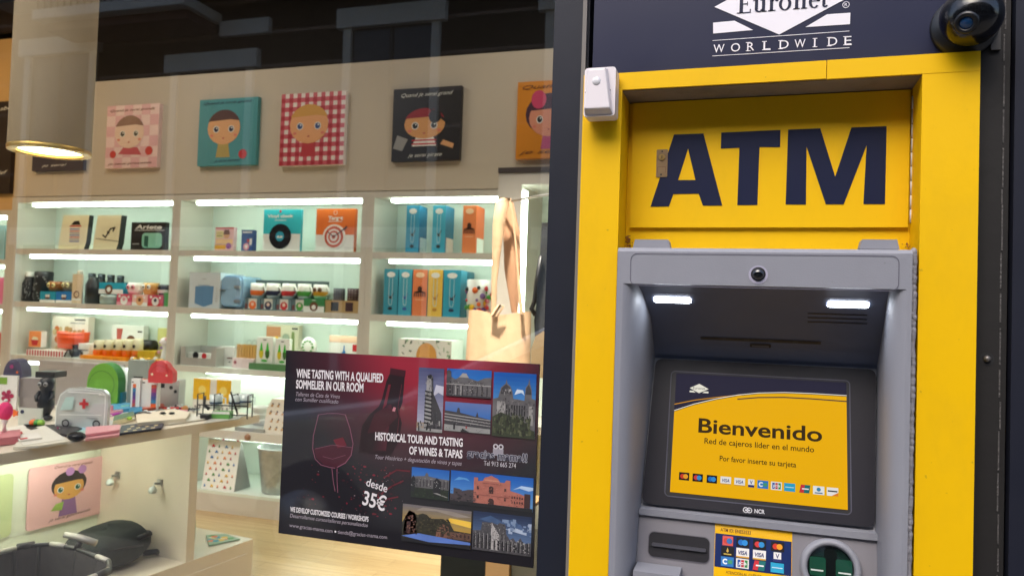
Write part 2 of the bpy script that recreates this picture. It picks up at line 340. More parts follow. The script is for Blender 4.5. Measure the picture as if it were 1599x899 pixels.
# ================================================================ SHELF GOODS
class Item(MB):
    def __init__(s, name, label, cat, x0, x1, yt, row=None, dy=.05, Y=None, sx=None, d=None, zb=None, group=None):
        super().__init__(); s.name, s.lab, s.cat, s.grp = name, label, cat, group
        Y = YS+dy if Y is None else Y
        zb = ZB[row-1]+.001 if zb is None else zb
        ym = yt+15; X0 = at(x0, ym, Y).x; X1 = at(x1, ym, Y).x
        s.W = X1-X0; s.H = at((x0+x1)/2, yt, Y).z-zb; s.loc = (X0, Y, zb)
        s.D = d if d is not None else (max(.01, (sx-x1)*(Y+1.5)/(1177-sx)) if sx else .1)
    def fu(s, pts): return [(u*s.W, v*s.H) for u, v in pts]
    def P(s, pts, m, w=.0012): return s.poly(s.fu(pts), m, w)
    def R(s, u0, v0, u1, v1, m, w=.0012): return s.rect(u0*s.W, v0*s.H, u1*s.W, v1*s.H, m, w)
    def O(s, u, v, r, m, w=.0016, ry=None): return s.disc(u*s.W, v*s.H, r*s.W, m, w, None if ry is None else ry*s.H)
    def T(s, t, u0, u1, v, h, m, w=.0016, **k): return s.text(t, (u0*s.W, v*s.H), (u1*s.W, v*s.H), h*s.H, m, w, **k)
    def carton(s, m, **k): return s.box(0, 0, 0, s.W, s.D, s.H, m, **k)
    def fin(s, rot=0, bevel=.0015): return tag(s.build(s.name, loc=s.loc, rot=rot, bevel=bevel, seg=1), s.lab, s.cat, s.grp)
W_ = ink(236, 236, 230); BK = ink(28, 28, 30); TEAL = ink(28, 150, 176); ORG = ink(235, 110, 40); RED = ink(196, 42, 48); YEL = ink(240, 190, 30); GRN = ink(70, 150, 60)
PINK = ink(226, 150, 165); KRAFT = ink(180, 148, 100); CRM = ink(238, 232, 196); NAVY = ink(34, 40, 72); GREY = ink(150, 150, 150); BLU = ink(52, 92, 160); SKIN = ink(226, 170, 120); BRN = ink(110, 66, 40)
SIL = mat('silver metal', (190, 192, 190), .3, metal=.85); GLS = mat('clear glassware', (215, 228, 226), .05, coat=1, var=.05)
# --- left bay, top row
for (x0, x1, sx, t, pic) in ((93, 139, 149, 336, 0), (147, 189, 201, 336, 1)):
    i = Item('gift_bag', ('cream paper bag with black side and striped hat print' if pic == 0 else 'cream paper bag with black side and lizard print'), 'paper bag', x0, x1, t, 1, sx=sx, group='cream paper bags on top shelf')
    w_, h_, d_ = i.W, i.H, i.D
    F0 = [(0, .0), (.0, .04), (w_*.12, h_), (w_, h_), (w_*.93, .05), (w_*.86, 0)]
    i.prism(F0, -d_, 0, BK, CRM)
    if pic == 0:
        i.P([(.4, .72), (.72, .72), (.66, .84), (.5, .82)], BK); i.P([(.36, .66), (.74, .66), (.74, .70), (.36, .70)], RED)
        for k in range(7): i.R(.36, .22+k*.06, .70, .25+k*.06, (BLU, GREY, RED)[k % 3])
    else:
        i.line(i.fu([(.35, .42), (.45, .36), (.55, .5), (.62, .6), (.78, .64), (.72, .54)]), .012, BK, .0012); i.line(i.fu([(.1, .32), (.95, .24)]), .005, BK, .0012); i.O(.55, .5, .05, BK)
    i.fin()
i = Item('toaster_box', 'black carton with white lettering and mint toaster picture', 'box', 205, 258, 347, 1, sx=266); i.carton(BK)
i.T('Ariete', .12, .9, .76, .14, W_, bold=.03, shear=.15); i.R(.1, .70, .98, .72, W_)
i.poly(rrect(.33*i.W, .08*i.H, .92*i.W, .62*i.H, .03), ink(140, 205, 180), .0012); i.P([(.4, .14), (.52, .1), (.52, .5), (.4, .52)], ink(40, 96, 84), .0018); i.R(.05, .2, .25, .24, GREY); i.fin()
# --- left bay, second row
def bottle(label, x0, x1, yt, row, m, cap, capm, dy=.06, pattern=None):
    i = Item('bottle', label, 'bottle', x0, x1, yt, row, dy); r = i.W/2; h = i.H
    i.lathe([(0, 0), (r*.96, 0), (r, .01), (r, h*.62), (r*.62, h*.78), (r*.55, h*.86)], m, (r, r, 0)); i.lathe([(r*.6, h*.84), (r*.62, h*.98), (r*.5, h), (0, h)], capm, (r, r, 0))
    if pattern:
        for k in range(26):
            a = radians(200+random.random()*140); z = random.uniform(.06, .58)*h; q = (r+r*1.01*cos(a), r+r*1.01*sin(a), z)
            i.tube([q, (q[0]+.004, q[1], q[2]+random.uniform(.01, .03))], .0018, pattern, 4)
    return i.fin(bevel=0)
bottle('black flask with white pattern and white cap, leftmost on second shelf', 30, 45, 424, 2, BK, .8, W_, pattern=GREY)
i = Item('storage_tin', 'tall black patterned canister beside black flask', 'canister', 47, 67, 423, 2, .08); r = i.W/2
i.lathe([(0, 0), (r, 0), (r, i.H*.68), (r*1.03, i.H*.7), (r*1.03, i.H*.97), (r*.9, i.H), (0, i.H)], BK, (r, r, 0))
for k in range(30):
    a = radians(200+random.random()*140); z = random.uniform(.06, .92)*i.H; i.ball((r+r*1.03*cos(a), r+r*1.03*sin(a), z), .006, GREY, n=6)
i.fin(bevel=0)
def mug(label, x0, x1, yt, m, zb=None, row=None, dy=.07, eyes=None, band=None, grp=None, name='mug', handle=True):
    i = Item(name, label, 'mug', x0, x1, yt, row, dy, zb=zb, group=grp); r = i.W*.42; h = i.H; c = (r, r, 0)
    i.lathe([(0, 0), (r*.8, 0), (r*.97, h*.25), (r, h*.7), (r*.95, h), (r*.86, h), (r*.86, h*.2), (0, h*.15)], m, c)
    if handle: i.tube([(r*1.9, r*.9, h*.78), (r*2.25, r*.8, h*.74), (r*2.4, r*.8, h*.5), (r*2.2, r*.8, h*.26), (r*1.85, r*.9, h*.22)], r*.13, m)
    if eyes:
        for s_ in (-1, 1): i.lathe([(0, .006), (r*.3, .004), (r*.33, 0)], eyes, (r+s_*r*.36, r*.1, h*.62), axis='y', n=12); i.lathe([(0, .009), (r*.14, .008)], BK, (r+s_*r*.36, r*.1, h*.62), axis='y', n=10)
    if band: i.lathe([(r*.93, h*.18), (r*1.01, h*.3), (r*1.02, h*.5)], band, c)
    return i.fin(bevel=0)
bx = {}
def carton(name, label, x0, x1, yt, row=None, m=W_, sx=None, dy=.06, d=.1, zb=None, grp=None, cat='box', deco=None, rot=0, Y=None, **k):
    i = Item(name, label, cat, x0, x1, yt, row, dy, sx=sx, d=None if sx else d, zb=zb, group=grp, Y=Y); i.carton(m, **k)
    if deco: deco(i)
    o = i.fin(rot); o['_top'] = i.loc[2]+i.H; top = i.loc[2]+i.H; del o['_top']; return top
BLUE2 = ink(30, 120, 190)
def d_owl(i): i.R(.35, .3, .65, .7, BRN); i.O(.43, .6, .07, W_); i.O(.57, .6, .07, W_); i.R(0, 0, 1, .22, W_)
t1 = carton('mug_box', 'teal mug box under brown owl mug', 62, 86, 455, 2, TEAL, grp='teal mug boxes on second shelf', deco=d_owl)
t2 = carton('mug_box', 'bright blue mug box under grey owl mug', 87, 112, 455, 2, BLUE2, grp='teal mug boxes on second shelf', deco=d_owl)
mug('brown owl mug with yellow eyes on teal box', 69, 91, 439, mat('brown glaze', (150, 90, 40), .25), zb=t1+.001, eyes=ink(240, 220, 150))
mug('grey owl mug with pale eyes on blue box', 92, 113, 439, mat('taupe glaze', (130, 115, 90), .25), zb=t2+.001, eyes=ink(240, 230, 170))
i = Item('flask_box', 'tall cream carton with white caps between owl mugs and black flasks', 'box', 113, 128, 428, 2, .05, sx=131); i.carton(ink(226, 205, 170)); i.ring(i.W*.5, i.H*.3, i.W*.3, i.W*.2, BRN, .002); i.R(.05, .1, .95, .16, W_); i.lathe([(0, 0), (.02, 0), (.02, .03), (0, .03)], ink(200, 190, 170), (i.W*.4, .03, i.H)); i.fin()
for k in range(4):
    bottle('black steel flask standing in a row behind teal box' , 129+k*15, 143+k*15, 426+k*1.2, 2, BK, .8, mat('dark steel', (60, 64, 68), .3, metal=.8), dy=.20)
    C.objects[-1]['group'] = 'row of black steel flasks on second shelf'
i = Item('flask', 'large black flask in front of row of flasks', 'bottle', 129, 146, 432, 2, .04); r = i.W/2; i.lathe([(0, 0), (r, 0), (r, i.H*.7), (r*.6, i.H*.85), (r*.6, i.H), (0, i.H)], ink(34, 38, 42), (r, r, 0)); i.fin(bevel=0)
tb = carton('mug_box', 'blue mug box under clear grey mug', 150, 183, 459, 2, ink(56, 130, 150), dy=.11)
t3 = carton('mug_box', 'teal and white mug box stacked above clear grey mug', 154, 192, 441, m=TEAL, zb=tb+.001, dy=.09, deco=lambda i: (i.R(0, 0, 1, .42, W_), i.O(.42, .4, .16, BRN), i.O(.42, .4, .08, W_, .002)))
mug('clear grey glass mug on second shelf', 147, 176, 460, mat('smoked glass', (150, 165, 158), .08, coat=1), row=2, dy=.03)
dp = [ink(214, 80, 110), ink(240, 190, 180), ink(208, 70, 100)]
tops = []
for k, (a, c) in enumerate(((182, 205), (206, 230), (231, 254))):
    tops.append(carton('mug_box', ('deep pink mug box at left of three pink boxes', 'pale pink mug box with bear picture, middle of three', 'raspberry pink mug box at right of three pink boxes')[k], a, c, 459+k*.7, 2, dp[k], dy=.04, d=.09, grp='pink mug boxes on second shelf',
        deco=lambda i, k=k: (i.R(.0, .0, 1, .3, (PINK, W_, RED)[k]), i.O(.5, .42, .24, (W_, SKIN, W_)[k]), i.O(.5, .52, .1, (PINK, BRN, NAVY)[k], .0022), i.O(.2, .8, .08, W_), i.O(.8, .75, .07, W_))))
mug('white cow mug on deep pink box', 193, 216, 441, mat('white glaze', (238, 236, 228), .2), zb=tops[0]+.001, eyes=PINK)
mug('tan bear mug on pale pink box', 217, 241, 441, mat('tan glaze', (214, 166, 96), .25), zb=tops[1]+.001, eyes=W_)
mug('black mug on raspberry pink box', 241, 262, 444, mat('black glaze', (26, 26, 30), .2), zb=tops[2]+.001, band=W_)
carton('mug_box', 'slim green box at right end of second shelf', 255, 263, 457, 2, GRN, dy=.05)
# --- left bay, third row
carton('tray', 'flat red and white striped box on third shelf', 40, 100, 547, 3, W_, d=.2, dy=.03, deco=lambda i: [i.R(.02+k*.07, 0, .055+k*.07, 1, RED) for k in range(14)] and None)
zt_ = ZB[2]+.06
carton('cup_box', 'orange carton with red cup picture on striped box', 45, 64, 517, m=ink(240, 150, 90), zb=zt_, dy=.09, sx=76, right=W_, deco=lambda i: (i.P([(.3, .1), (.7, .1), (.8, .45), (.2, .45)], RED), i.P([(.2, .45), (.8, .45), (.7, .62), (.35, .66)], CRM)))
i = Item('planter', 'orange oval tin tub beside carton on striped box', 'tub', 77, 122, 518, zb=zt_, dy=.09); r = i.W/2
i.lathe([(0, 0), (r*.9, 0), (r, i.H), (r*.93, i.H), (r*.86, .02), (0, .02)], mat('orange enamel', (232, 84, 34), .35), (r, r*.6, 0), sq=.6)
for z in (.3, .6, .85): i.lathe([(r*(.9+.1*z), i.H*z), (r*(.9+.1*z)+.005, i.H*z+.004), (r*(.9+.1*z), i.H*z+.008)], mat('orange enamel', (0, 0, 0)), (r, r*.6, 0), sq=.6)
i.fin(bevel=0)
def d_flower(i):
    for k in range(40): i.O(random.uniform(.06, .94), random.uniform(.1, .7), random.uniform(.03, .08), random.choice([ink(205, 185, 140), ink(180, 150, 100), ink(230, 215, 180), ink(210, 120, 60)]), .0012+k*.00005)
    i.R(.5, .82, .9, .85, GREY); i.R(.62, .9, .92, .94, BK)
carton('gift_box', 'large white box with beige popcorn picture leaning at back of third shelf', 82, 138, 494, 3, ink(232, 226, 212), dy=.22, d=.06, deco=d_flower)
i = Item('toy_spider', 'small black crouching wire ornament on third shelf', 'ornament', 98, 122, 538, 3, .04); q = i.W
i.ball((q*.5, .04, .035), .04, BK, sz=.8); i.box(q*.45, .02, .05, q*.6, .05, i.H, BK)
for k in range(6): a = k*pi/3; i.tube([(q*.5, .04, .04), (q*.5+.05*cos(a), .04+.05*sin(a), .055), (q*.5+.075*cos(a), .04+.07*sin(a), .004)], .006, BK, 6)
i.fin(bevel=0)
carton('small_box', 'small white and black carton behind black ornament', 122, 139, 536, 3, W_, dy=.09, deco=lambda i: (i.R(.1, .5, .9, .56, BK), i.R(.2, .2, .45, .4, BK)))
ty = carton('display_tray', 'long orange cardboard tray of drink jars', 124, 196, 556, 3, mat('orange card', (240, 150, 30), .5), dy=.02, d=.2, deco=lambda i: (i.T('jar jar', .5, .9, .3, .3, BRN)))
for k in range(5):
    i = Item('drink_jar', 'glass jar with orange base and printed face in orange tray', 'jar', 142+k*15.2, 155+k*15.2, 531-k*.5, zb=ty+.001, dy=.05, group='five jars with orange bases in a row'); r = i.W/2; h = i.H
    i.lathe([(0, 0), (r, 0), (r, h*.38)], mat('orange syrup', (244, 140, 20), .2, coat=1), (r, r, 0)); i.lathe([(r, h*.38), (r, h*.86), (r*.8, h*.93)], mat('jar glass', (214, 206, 170), .08, coat=1), (r, r, 0)); i.lathe([(r*.86, h*.9), (r*.9, h), (0, h)], CRM, (r, r, 0))
    i.lathe([(0, .003), (r*.35, .003)], BK, (r, .0, h*.6), axis='y', n=10); i.lathe([(0, .006), (r*.5, .002)], ORG, (r, 0, h*.2), axis='y', n=10); i.fin(bevel=0)
i = Item('jar_stack', 'white tube with black lid lying across jars', 'tube', 205, 234, 528, zb=ty+.035, dy=.16); r = i.H*.45
i.lathe([(0, 0), (r*.9, 0), (r*.9, i.W*.45)], CRM, (0, .04, r), axis='x'); i.lathe([(r*.9, i.W*.45), (r, i.W*.46), (r, i.W), (0, i.W)], BK, (0, .04, r), axis='x'); i.fin(bevel=0)
carton('tea_box', 'flat white box with red teapot picture at back of third shelf', 174, 224, 508, 3, W_, dy=.26, d=.05, deco=lambda i: (i.P([(.18, .5), (.3, .5), (.36, .9), (.16, .9)], ink(190, 90, 80)), i.O(.62, .52, .15, BRN), i.P([(.5, .3), (.75, .3), (.68, .1), (.55, .1)], GREY, .002), i.R(.82, .8, .96, .85, BK)))
gt = carton('chocolate_box', 'yellow box among gold foil sweets on third shelf', 205, 241, 548, 3, mat('gold card', (214, 180, 50), .35), dy=.06, d=.16)
i = Item('foil_sweets', 'gold foil wrapped sweets in a small heap on third shelf', 'sweets', 196, 250, 552, 3, .0)
for k in range(9): i.ball((i.W*(.06+.11*k), random.uniform(.02, .06), random.uniform(.014, .03)), random.uniform(.015, .022), mat('gold foil', (224, 178, 74), .25, metal=.8) if k % 3 else W_, sz=.8, n=10)
i.fin(bevel=0)
i = Item('figurine', 'white flower fairy figurine at right end of third shelf', 'figurine', 245, 259, 524, 3, .07); i.lathe([(0, 0), (.03, 0), (.02, .06), (.012, .1), (.016, .12)], W_, (.04, .03, 0)); i.ball((.04, .03, .15), .032, ink(235, 225, 230), n=10)
for k in range(7): i.ball((.04+.04*cos(k), .02, .12+.05*sin(k*1.7)), .012, PINK if k % 2 else ink(160, 120, 180), n=8)
i.fin(bevel=0)
carton('tea_box', 'olive green upright box behind fairy figurine', 246, 260, 512, 3, ink(196, 190, 110), dy=.25, d=.05)
# --- left bay, fourth row
carton('storage_box', 'large plain grey box on shelf behind green backpack', 60, 184, 566, zb=zc+.001, m=ink(176, 172, 172), dy=-.06, d=.12)
# --- middle bay, top row
carton('game_box', 'small pink and yellow carton with cartoon panels on top shelf', 336, 365, 355, 1, ink(232, 190, 190), sx=371, deco=lambda i: (i.R(0, .94, 1, 1, RED), i.R(.05, .55, .45, .85, ink(236, 222, 150)), i.O(.62, .68, .16, SKIN), i.P([(.45, .7), (.8, .7), (.75, .9), (.5, .9)], BRN, .002), i.R(.05, .3, .95, .5, ink(240, 200, 140)), i.R(.0, .08, .6, .26, ink(230, 170, 60)), i.O(.75, .22, .14, ink(150, 90, 160)), i.R(.1, .62, .4, .66, BK), i.R(.1, .74, .4, .78, RED)))
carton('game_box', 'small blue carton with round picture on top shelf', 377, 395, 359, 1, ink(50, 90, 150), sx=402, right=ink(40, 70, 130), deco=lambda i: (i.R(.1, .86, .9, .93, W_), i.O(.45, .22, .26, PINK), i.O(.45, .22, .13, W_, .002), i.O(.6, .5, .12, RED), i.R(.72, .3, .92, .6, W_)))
def d_rec(i):
    i.R(0, 0, 1, .42, W_); i.T('Vinyl clock', .1, .8, .81, .065, W_, bold=.04); i.R(.3, .735, .62, .75, W_); i.O(.45, .955, .03, RED)
    u, v = .47*i.W, .36*i.H; r = .29*i.W
    i.disc(u, v, r, mat('black vinyl', (24, 26, 32), .25), .006, n=36); i.lathe([(r, 0), (r, .006)], BK, (u, 0, v), axis='y', n=36)
    for q in (.9, .8, .7, .6, .5): i.ring(u, v, r*q, r*q-.0015, ink(52, 54, 62), .0066, n=36)
    i.disc(u, v, r*.4, TEAL, .0072, n=24); i.rect(u-r*.25, v-.012, u+r*.25, v+.004, W_, .0078); i.disc(u, v, r*.05, BK, .0084)
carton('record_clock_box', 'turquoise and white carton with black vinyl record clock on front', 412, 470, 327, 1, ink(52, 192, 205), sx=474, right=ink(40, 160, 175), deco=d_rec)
def d_tar(i):
    i.R(0, 0, 1, .40, W_); i.T('Target', .32, .7, .75, .075, W_, bold=.05); i.R(.32, .70, .68, .715, W_); i.ring(.5*i.W, .91*i.H, .05*i.W, .04*i.W, W_, .0014)
    u, v = .49*i.W, .35*i.H; r = .29*i.W; i.lathe([(r, 0), (r, .006)], W_, (u, 0, v), axis='y', n=36)
    for k, q in enumerate((1, .84, .64, .5, .34, .16)): i.disc(u, v, r*q, (W_, ink(205, 80, 45))[k % 2], .006+k*.0006, n=36)
    i.line([(u, v), (u-.04, v+.03)], .006, BK, .0102); i.line([(u, v), (u+.08, v+.055)], .006, BK, .0102); i.line([(u+.075, v+.05), (u+.095, v+.065)], .014, BK, .0104)
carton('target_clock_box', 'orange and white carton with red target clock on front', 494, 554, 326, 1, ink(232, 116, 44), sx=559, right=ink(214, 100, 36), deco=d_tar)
# --- middle bay, second row
carton('fridge_box', 'pale grey carton with blue mini fridge picture on second shelf', 296, 344, 425, 2, ink(206, 216, 220), dy=.03, d=.26, deco=lambda i: (i.P([(.2, .12), (.5, .03), (.78, .12), (.8, .62), (.2, .6)], ink(96, 140, 180)), i.R(.3, .62, .66, .64, ink(96, 140, 180)), i.R(.4, .8, .55, .815, GREY), *[i.R(.86, .2+k*.07, .94, .215+k*.07, GREY) for k in range(6)]))
i = Item('mini_fridge', 'pale blue retro mini fridge with chrome handles', 'mini fridge', 345, 377, 430, 2, .04); w_, h_ = i.W, i.H; fm = mat('pale blue enamel', (150, 186, 214), .25, coat=.6)
i.prism(rrect(.0, .012, w_, h_, .035), -.24, -.02, fm); g2 = tag(i.build('mini_fridge', loc=i.loc, bevel=.008, seg=3), i.lab, i.cat)
q = MB().prism(rrect(.006, .022, w_-.006, h_-.012, .03), -.018, .0, fm); dq = q.build('door', g2, bevel=.006, seg=3)
for zz in (.2, .62): MB().box(w_*.72, -.016, h_*zz, w_*.98, -.001, h_*zz+.018, SIL).build('hinge', dq, bevel=.004)
MB().box(w_*.0, -.02, h_*.55, w_*.22, -.001, h_*.575, SIL).build('handle', dq, bevel=.004)
mc = [(ORG, 'orange'), (NAVY, 'navy'), (RED, 'red'), (GRN, 'green')]
carton('display_stand', 'long grey card rack standing behind the mugs', 384, 509, 438, 2, ink(70, 84, 84), dy=.2, d=.04)
for k in range(4):
    a = 380+k*24.5
    tt = carton('mug_box', 'grey window box showing %s mug, under %s printed mug' % (mc[k][1], mc[k][1]), a+2, a+25.5, 465+k*.6, 2, ink(96, 120, 126), dy=.05, d=.11, grp='grey mug boxes in a row on second shelf', deco=lambda i, k=k: (i.R(.25, .1, .8, .95, ink(216, 214, 204)), i.O(.52, .4, .24, mc[k][0]), i.O(.52, .48, .1, ink(235, 200, 180), .0022), i.R(.02, .1, .2, .5, ink(110, 60, 60))))
    mug('white mug with %s print on grey window box' % mc[k][1], a+6, a+29, 441.5+k*.4, mat('white glaze', (238, 236, 228), .2), zb=tt+.001, dy=.07, band=mc[k][0])
tt = carton('mug_box', 'green and white mug box with brown dog picture', 474, 506, 466, 2, ink(60, 140, 84), dy=.03, d=.1, deco=lambda i: (i.R(0, 0, 1, .42, W_), i.O(.5, .4, .2, BRN), i.O(.5, .36, .1, W_, .0022), i.R(.4, .85, .6, .9, W_)))
mug('white and ochre dog mug on green box', 484, 509, 444, mat('white glaze', (0, 0, 0)), zb=tt+.001, eyes=BRN, band=mat('ochre glaze', (216, 150, 40), .3))
tt = carton('tin_box', 'kraft carton with two dark tin pictures at right of second shelf', 507, 561, 469, 2, KRAFT, dy=.04, d=.12, deco=lambda i: (i.R(.18, .15, .4, .85, BK), i.R(.6, .15, .82, .85, ink(60, 30, 34))))
for k, (a, c, m_, lb) in enumerate(((517, 533, ink(30, 34, 46), 'navy black patterned tin on kraft carton'), (538, 557, ink(66, 34, 40), 'burgundy patterned tin on kraft carton'))):
    i = Item('tin', lb, 'tin', a, c, 450, zb=tt+.001, dy=.07); r = i.W/2; i.lathe([(0, 0), (r, 0), (r, i.H), (0, i.H)], m_, (r, r, 0))
    for q in range(24): t_ = radians(205+130*(q % 6)/5); i.ball((r+r*cos(t_), r+r*sin(t_), i.H*(.15+.23*(q//6))), .004, ink(170, 160, 150), n=6)
    i.fin(bevel=0)
# --- middle bay, third row
i = Item('crate', 'grey cardboard crate with cut-out handle on third shelf', 'crate', 282, 337, 542, 3, .03, d=.2); cb = ink(168, 164, 158); w_, h_, d_ = i.W, i.H, i.D
i.prism([(0, 0), (w_, 0), (w_, h_), (w_*.88, h_), (w_*.86, h_*.42), (w_*.14, h_*.42), (w_*.12, h_), (0, h_)], -.006, 0, cb); i.box(w_-.006, .006, 0, w_, d_, h_, cb); i.box(0, .006, 0, .006, d_, h_, cb); i.box(0, d_-.006, 0, w_, d_, h_, cb); i.box(.006, .006, .0, w_-.006, d_-.006, .02, cb)
i.rect(w_*.3, h_*.15, w_*.7, h_*.17, GREY, .001); i.rect(w_*.35, h_*.22, w_*.65, h_*.24, GREY, .001); i.fin(bevel=0)
carton('leaflet_stack', 'white and red packets inside grey crate', 290, 328, 551, 3, W_, dy=.10, d=.05, deco=lambda i: (i.O(.4, .8, .12, BK), i.O(.75, .78, .1, RED)))
carton('tea_box', 'white marbled carton beside grey crate', 338, 366, 541, 3, ink(206, 204, 200), dy=.12, d=.1, deco=lambda i: (i.R(.6, .4, .95, .46, ink(90, 40, 40)), i.R(.7, .2, .8, .26, BK)))
i = Item('peg_pack', 'pack of wooden pegs in folded white card tray', 'pegs', 363, 396, 537, 3, .04)
for k in range(7): i.box(i.W*(.06+k*.13), .03, .02, i.W*(.15+k*.13), .05, i.H*(.98-.02*(k % 2)), mat('bamboo', (206, 164, 92), .6, var=.2))
i.prism([(0, 0), (i.W*.86, 0), (i.W*1.05, .07), (0, .07)], -.07, 0, ink(226, 206, 206)); i.disc(.025, .04, .012, ink(150, 40, 60), .001); i.ring(i.W*.6, i.H*1.06, .02, .016, SIL, -.04); i.ring(i.W*.85, i.H*1.06, .02, .016, SIL, -.04); i.fin(bevel=0)
def d_avo(i):
    for u in (.3, .68): i.O(u, .5, .14, ink(210, 190, 40) if u < .5 else ink(60, 110, 40), ry=.16); i.P([(u-.1, .58), (u+.1, .58), (u+.03, .82), (u-.03, .82)], ink(60, 190, 60), .002)
    i.O(.5, .28, .2, ink(70, 180, 60), ry=.04); i.R(.1, .06, .9, .2, ink(214, 220, 190)); i.R(.4, .9, .6, .93, BK); i.O(.5, .12, .06, GRN)
for k, (a, c) in enumerate(((401, 426), (430, 452))):
    carton('avocado_pack', ('white pack with green avocado savers beside wooden pegs', 'white pack with green avocado savers partly behind poster')[k], a, c, 526+k*3, 3, W_, dy=.05, d=.03, deco=d_avo, cat='pack')
carton('display_tray', 'low dark green tray holding the avocado packs', 388, 452, 568, 3, ink(84, 130, 84), dy=.02, d=.025)
carton('plant_box', 'flat kraft and white seed box at back of third shelf', 416, 466, 507, 3, ink(206, 198, 172), dy=.26, d=.05, deco=lambda i: (i.R(0, .72, .45, .95, ink(190, 130, 90)), i.O(.32, .66, .08, YEL), i.O(.62, .7, .12, ink(150, 160, 140)), i.P([(.75, .4), (.9, .4), (.88, .85), (.8, .85)], ink(120, 140, 80)), i.R(.8, .9, .98, .94, BK)))
i = Item('plate', 'round white plate with green leaf print on third shelf', 'plate', 469, 495, 526, 3, .14); r = i.W/2; i.lathe([(0, .012), (r*.7, .012), (r, .0), (r*.98, -.004), (0, .002)], mat('white glaze', (0, 0, 0)), (r, 0, i.H-r), axis='y', n=28)
for k in range(12): a = k*.55; i.disc(r+r*.6*cos(a), i.H-r+r*.6*sin(a), r*.16, (GRN, ink(120, 170, 110))[k % 2], .0135, r*.09, 10)
i.fin(bevel=0)
carton('stand_card', 'white carton with blue bottle picture above the poster', 514, 560, 524, 3, W_, dy=.12, d=.06, deco=lambda i: (i.R(0, .82, 1, 1, ink(240, 200, 170)), i.P([(.42, .3), (.62, .3), (.6, .52), (.54, .62), (.53, .75), (.5, .75), (.49, .62), (.42, .52)], BLUE2), i.R(.8, .6, 1, .78, RED)))
# --- right bay
def d_btl(i, dark=BK, top=W_): 
    i.O(.5, .88, .3, top, ry=.06); i.line(i.fu([(.38, .8), (.38, .3), (.42, .22), (.58, .22), (.62, .3), (.62, .8)]), .004, ink(190, 220, 226), .0016); i.P([(.3, .44), (.5, .40), (.74, .5), (.6, .34), (.42, .36)], dark); i.O(.5, .14, .16, dark, ry=.035)
def d_oct(i):
    i.O(.5, .88, .3, ink(250, 210, 170), ry=.06); i.O(.5, .58, .16, ink(80, 48, 36), ry=.06)
    for k in range(6): i.line(i.fu([(.5, .54), (.15+k*.14, .5), (.12+k*.15, .42)]), .008, ink(80, 48, 36), .0016)
    i.R(.2, .34, .8, .36, ink(250, 190, 140))
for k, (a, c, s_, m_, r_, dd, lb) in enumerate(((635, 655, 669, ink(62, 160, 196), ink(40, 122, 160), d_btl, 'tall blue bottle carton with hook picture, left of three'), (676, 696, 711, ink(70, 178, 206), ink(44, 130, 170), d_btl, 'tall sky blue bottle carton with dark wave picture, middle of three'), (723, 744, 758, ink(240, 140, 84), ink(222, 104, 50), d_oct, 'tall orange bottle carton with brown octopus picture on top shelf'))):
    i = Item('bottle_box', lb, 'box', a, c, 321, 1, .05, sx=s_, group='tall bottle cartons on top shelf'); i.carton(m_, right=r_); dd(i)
    i.add([(i.W+.0012, .02, 0), (i.W+.0012, i.D*.96, 0), (i.W+.0012, i.D*.96, i.H*.33), (i.W+.0012, .02, i.H*.33)], [(0, 1, 2, 3)], W_); i.fin()
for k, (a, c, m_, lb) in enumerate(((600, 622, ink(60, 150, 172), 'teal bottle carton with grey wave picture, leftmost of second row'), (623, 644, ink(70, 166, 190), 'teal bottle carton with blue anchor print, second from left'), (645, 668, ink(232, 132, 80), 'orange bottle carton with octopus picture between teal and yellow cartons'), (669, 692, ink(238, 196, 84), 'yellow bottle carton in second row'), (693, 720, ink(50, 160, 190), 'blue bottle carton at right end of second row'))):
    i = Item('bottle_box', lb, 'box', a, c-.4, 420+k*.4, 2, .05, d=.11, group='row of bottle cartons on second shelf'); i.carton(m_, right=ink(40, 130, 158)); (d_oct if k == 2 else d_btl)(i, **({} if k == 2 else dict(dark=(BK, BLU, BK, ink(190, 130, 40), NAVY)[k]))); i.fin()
carton('bottle_box', 'dark teal carton tucked behind blue bottle carton', 716, 732, 424, 2, ink(34, 112, 134), dy=.2, d=.1)
for k, (a, c, y) in enumerate(((724, 756, 436), (757, 778, 437))):
    i = Item('storage_jar', ('white jar with bold flower pattern beside blue carton', 'white jar with red flower pattern behind tote handle')[k], 'jar', a, c, y, 2, .03); r = i.W/2; i.lathe([(0, 0), (r*.94, 0), (r, i.H*.5), (r, i.H), (r*.93, i.H), (r*.9, i.H*.1), (0, i.H*.1)], W_, (r, r, 0))
    for q in range(26):
        t_ = radians(200+random.random()*140); i.ball((r+r*.99*cos(t_), r+r*.99*sin(t_), random.uniform(.08, .8)*i.H), random.uniform(.008, .02), random.choice([RED, GRN, ORG, ink(120, 90, 150), YEL, BK]) if k == 0 else random.choice([RED, PINK, GRN]), n=8)
    i.fin(bevel=0)
def d_leaf(i):
    for k in range(46):
        u, v, a = random.uniform(.02, .97), random.uniform(.3, .97), random.random()*6
        if .38 < u < .7 and v < .75: continue
        i.P([(u-.03*cos(a), v-.07*sin(a)), (u+.012, v-.03), (u+.03*cos(a), v+.07*sin(a)), (u-.012, v+.03)], random.choice([GRN, ink(90, 130, 100), ink(60, 90, 70), ink(150, 180, 150)]), .0012+k*.00004)
    i.O(.54, .6, .19, ink(224, 164, 84), .004, .32); i.R(.4, .2, .7, .55, ink(226, 216, 190), .0045); i.R(.08, .3, .3, .42, W_, .004)
carton('gift_set', 'white gift box with green leaf print and orange window', 622, 705, 530, 3, W_, dy=.04, d=.2, deco=d_leaf)
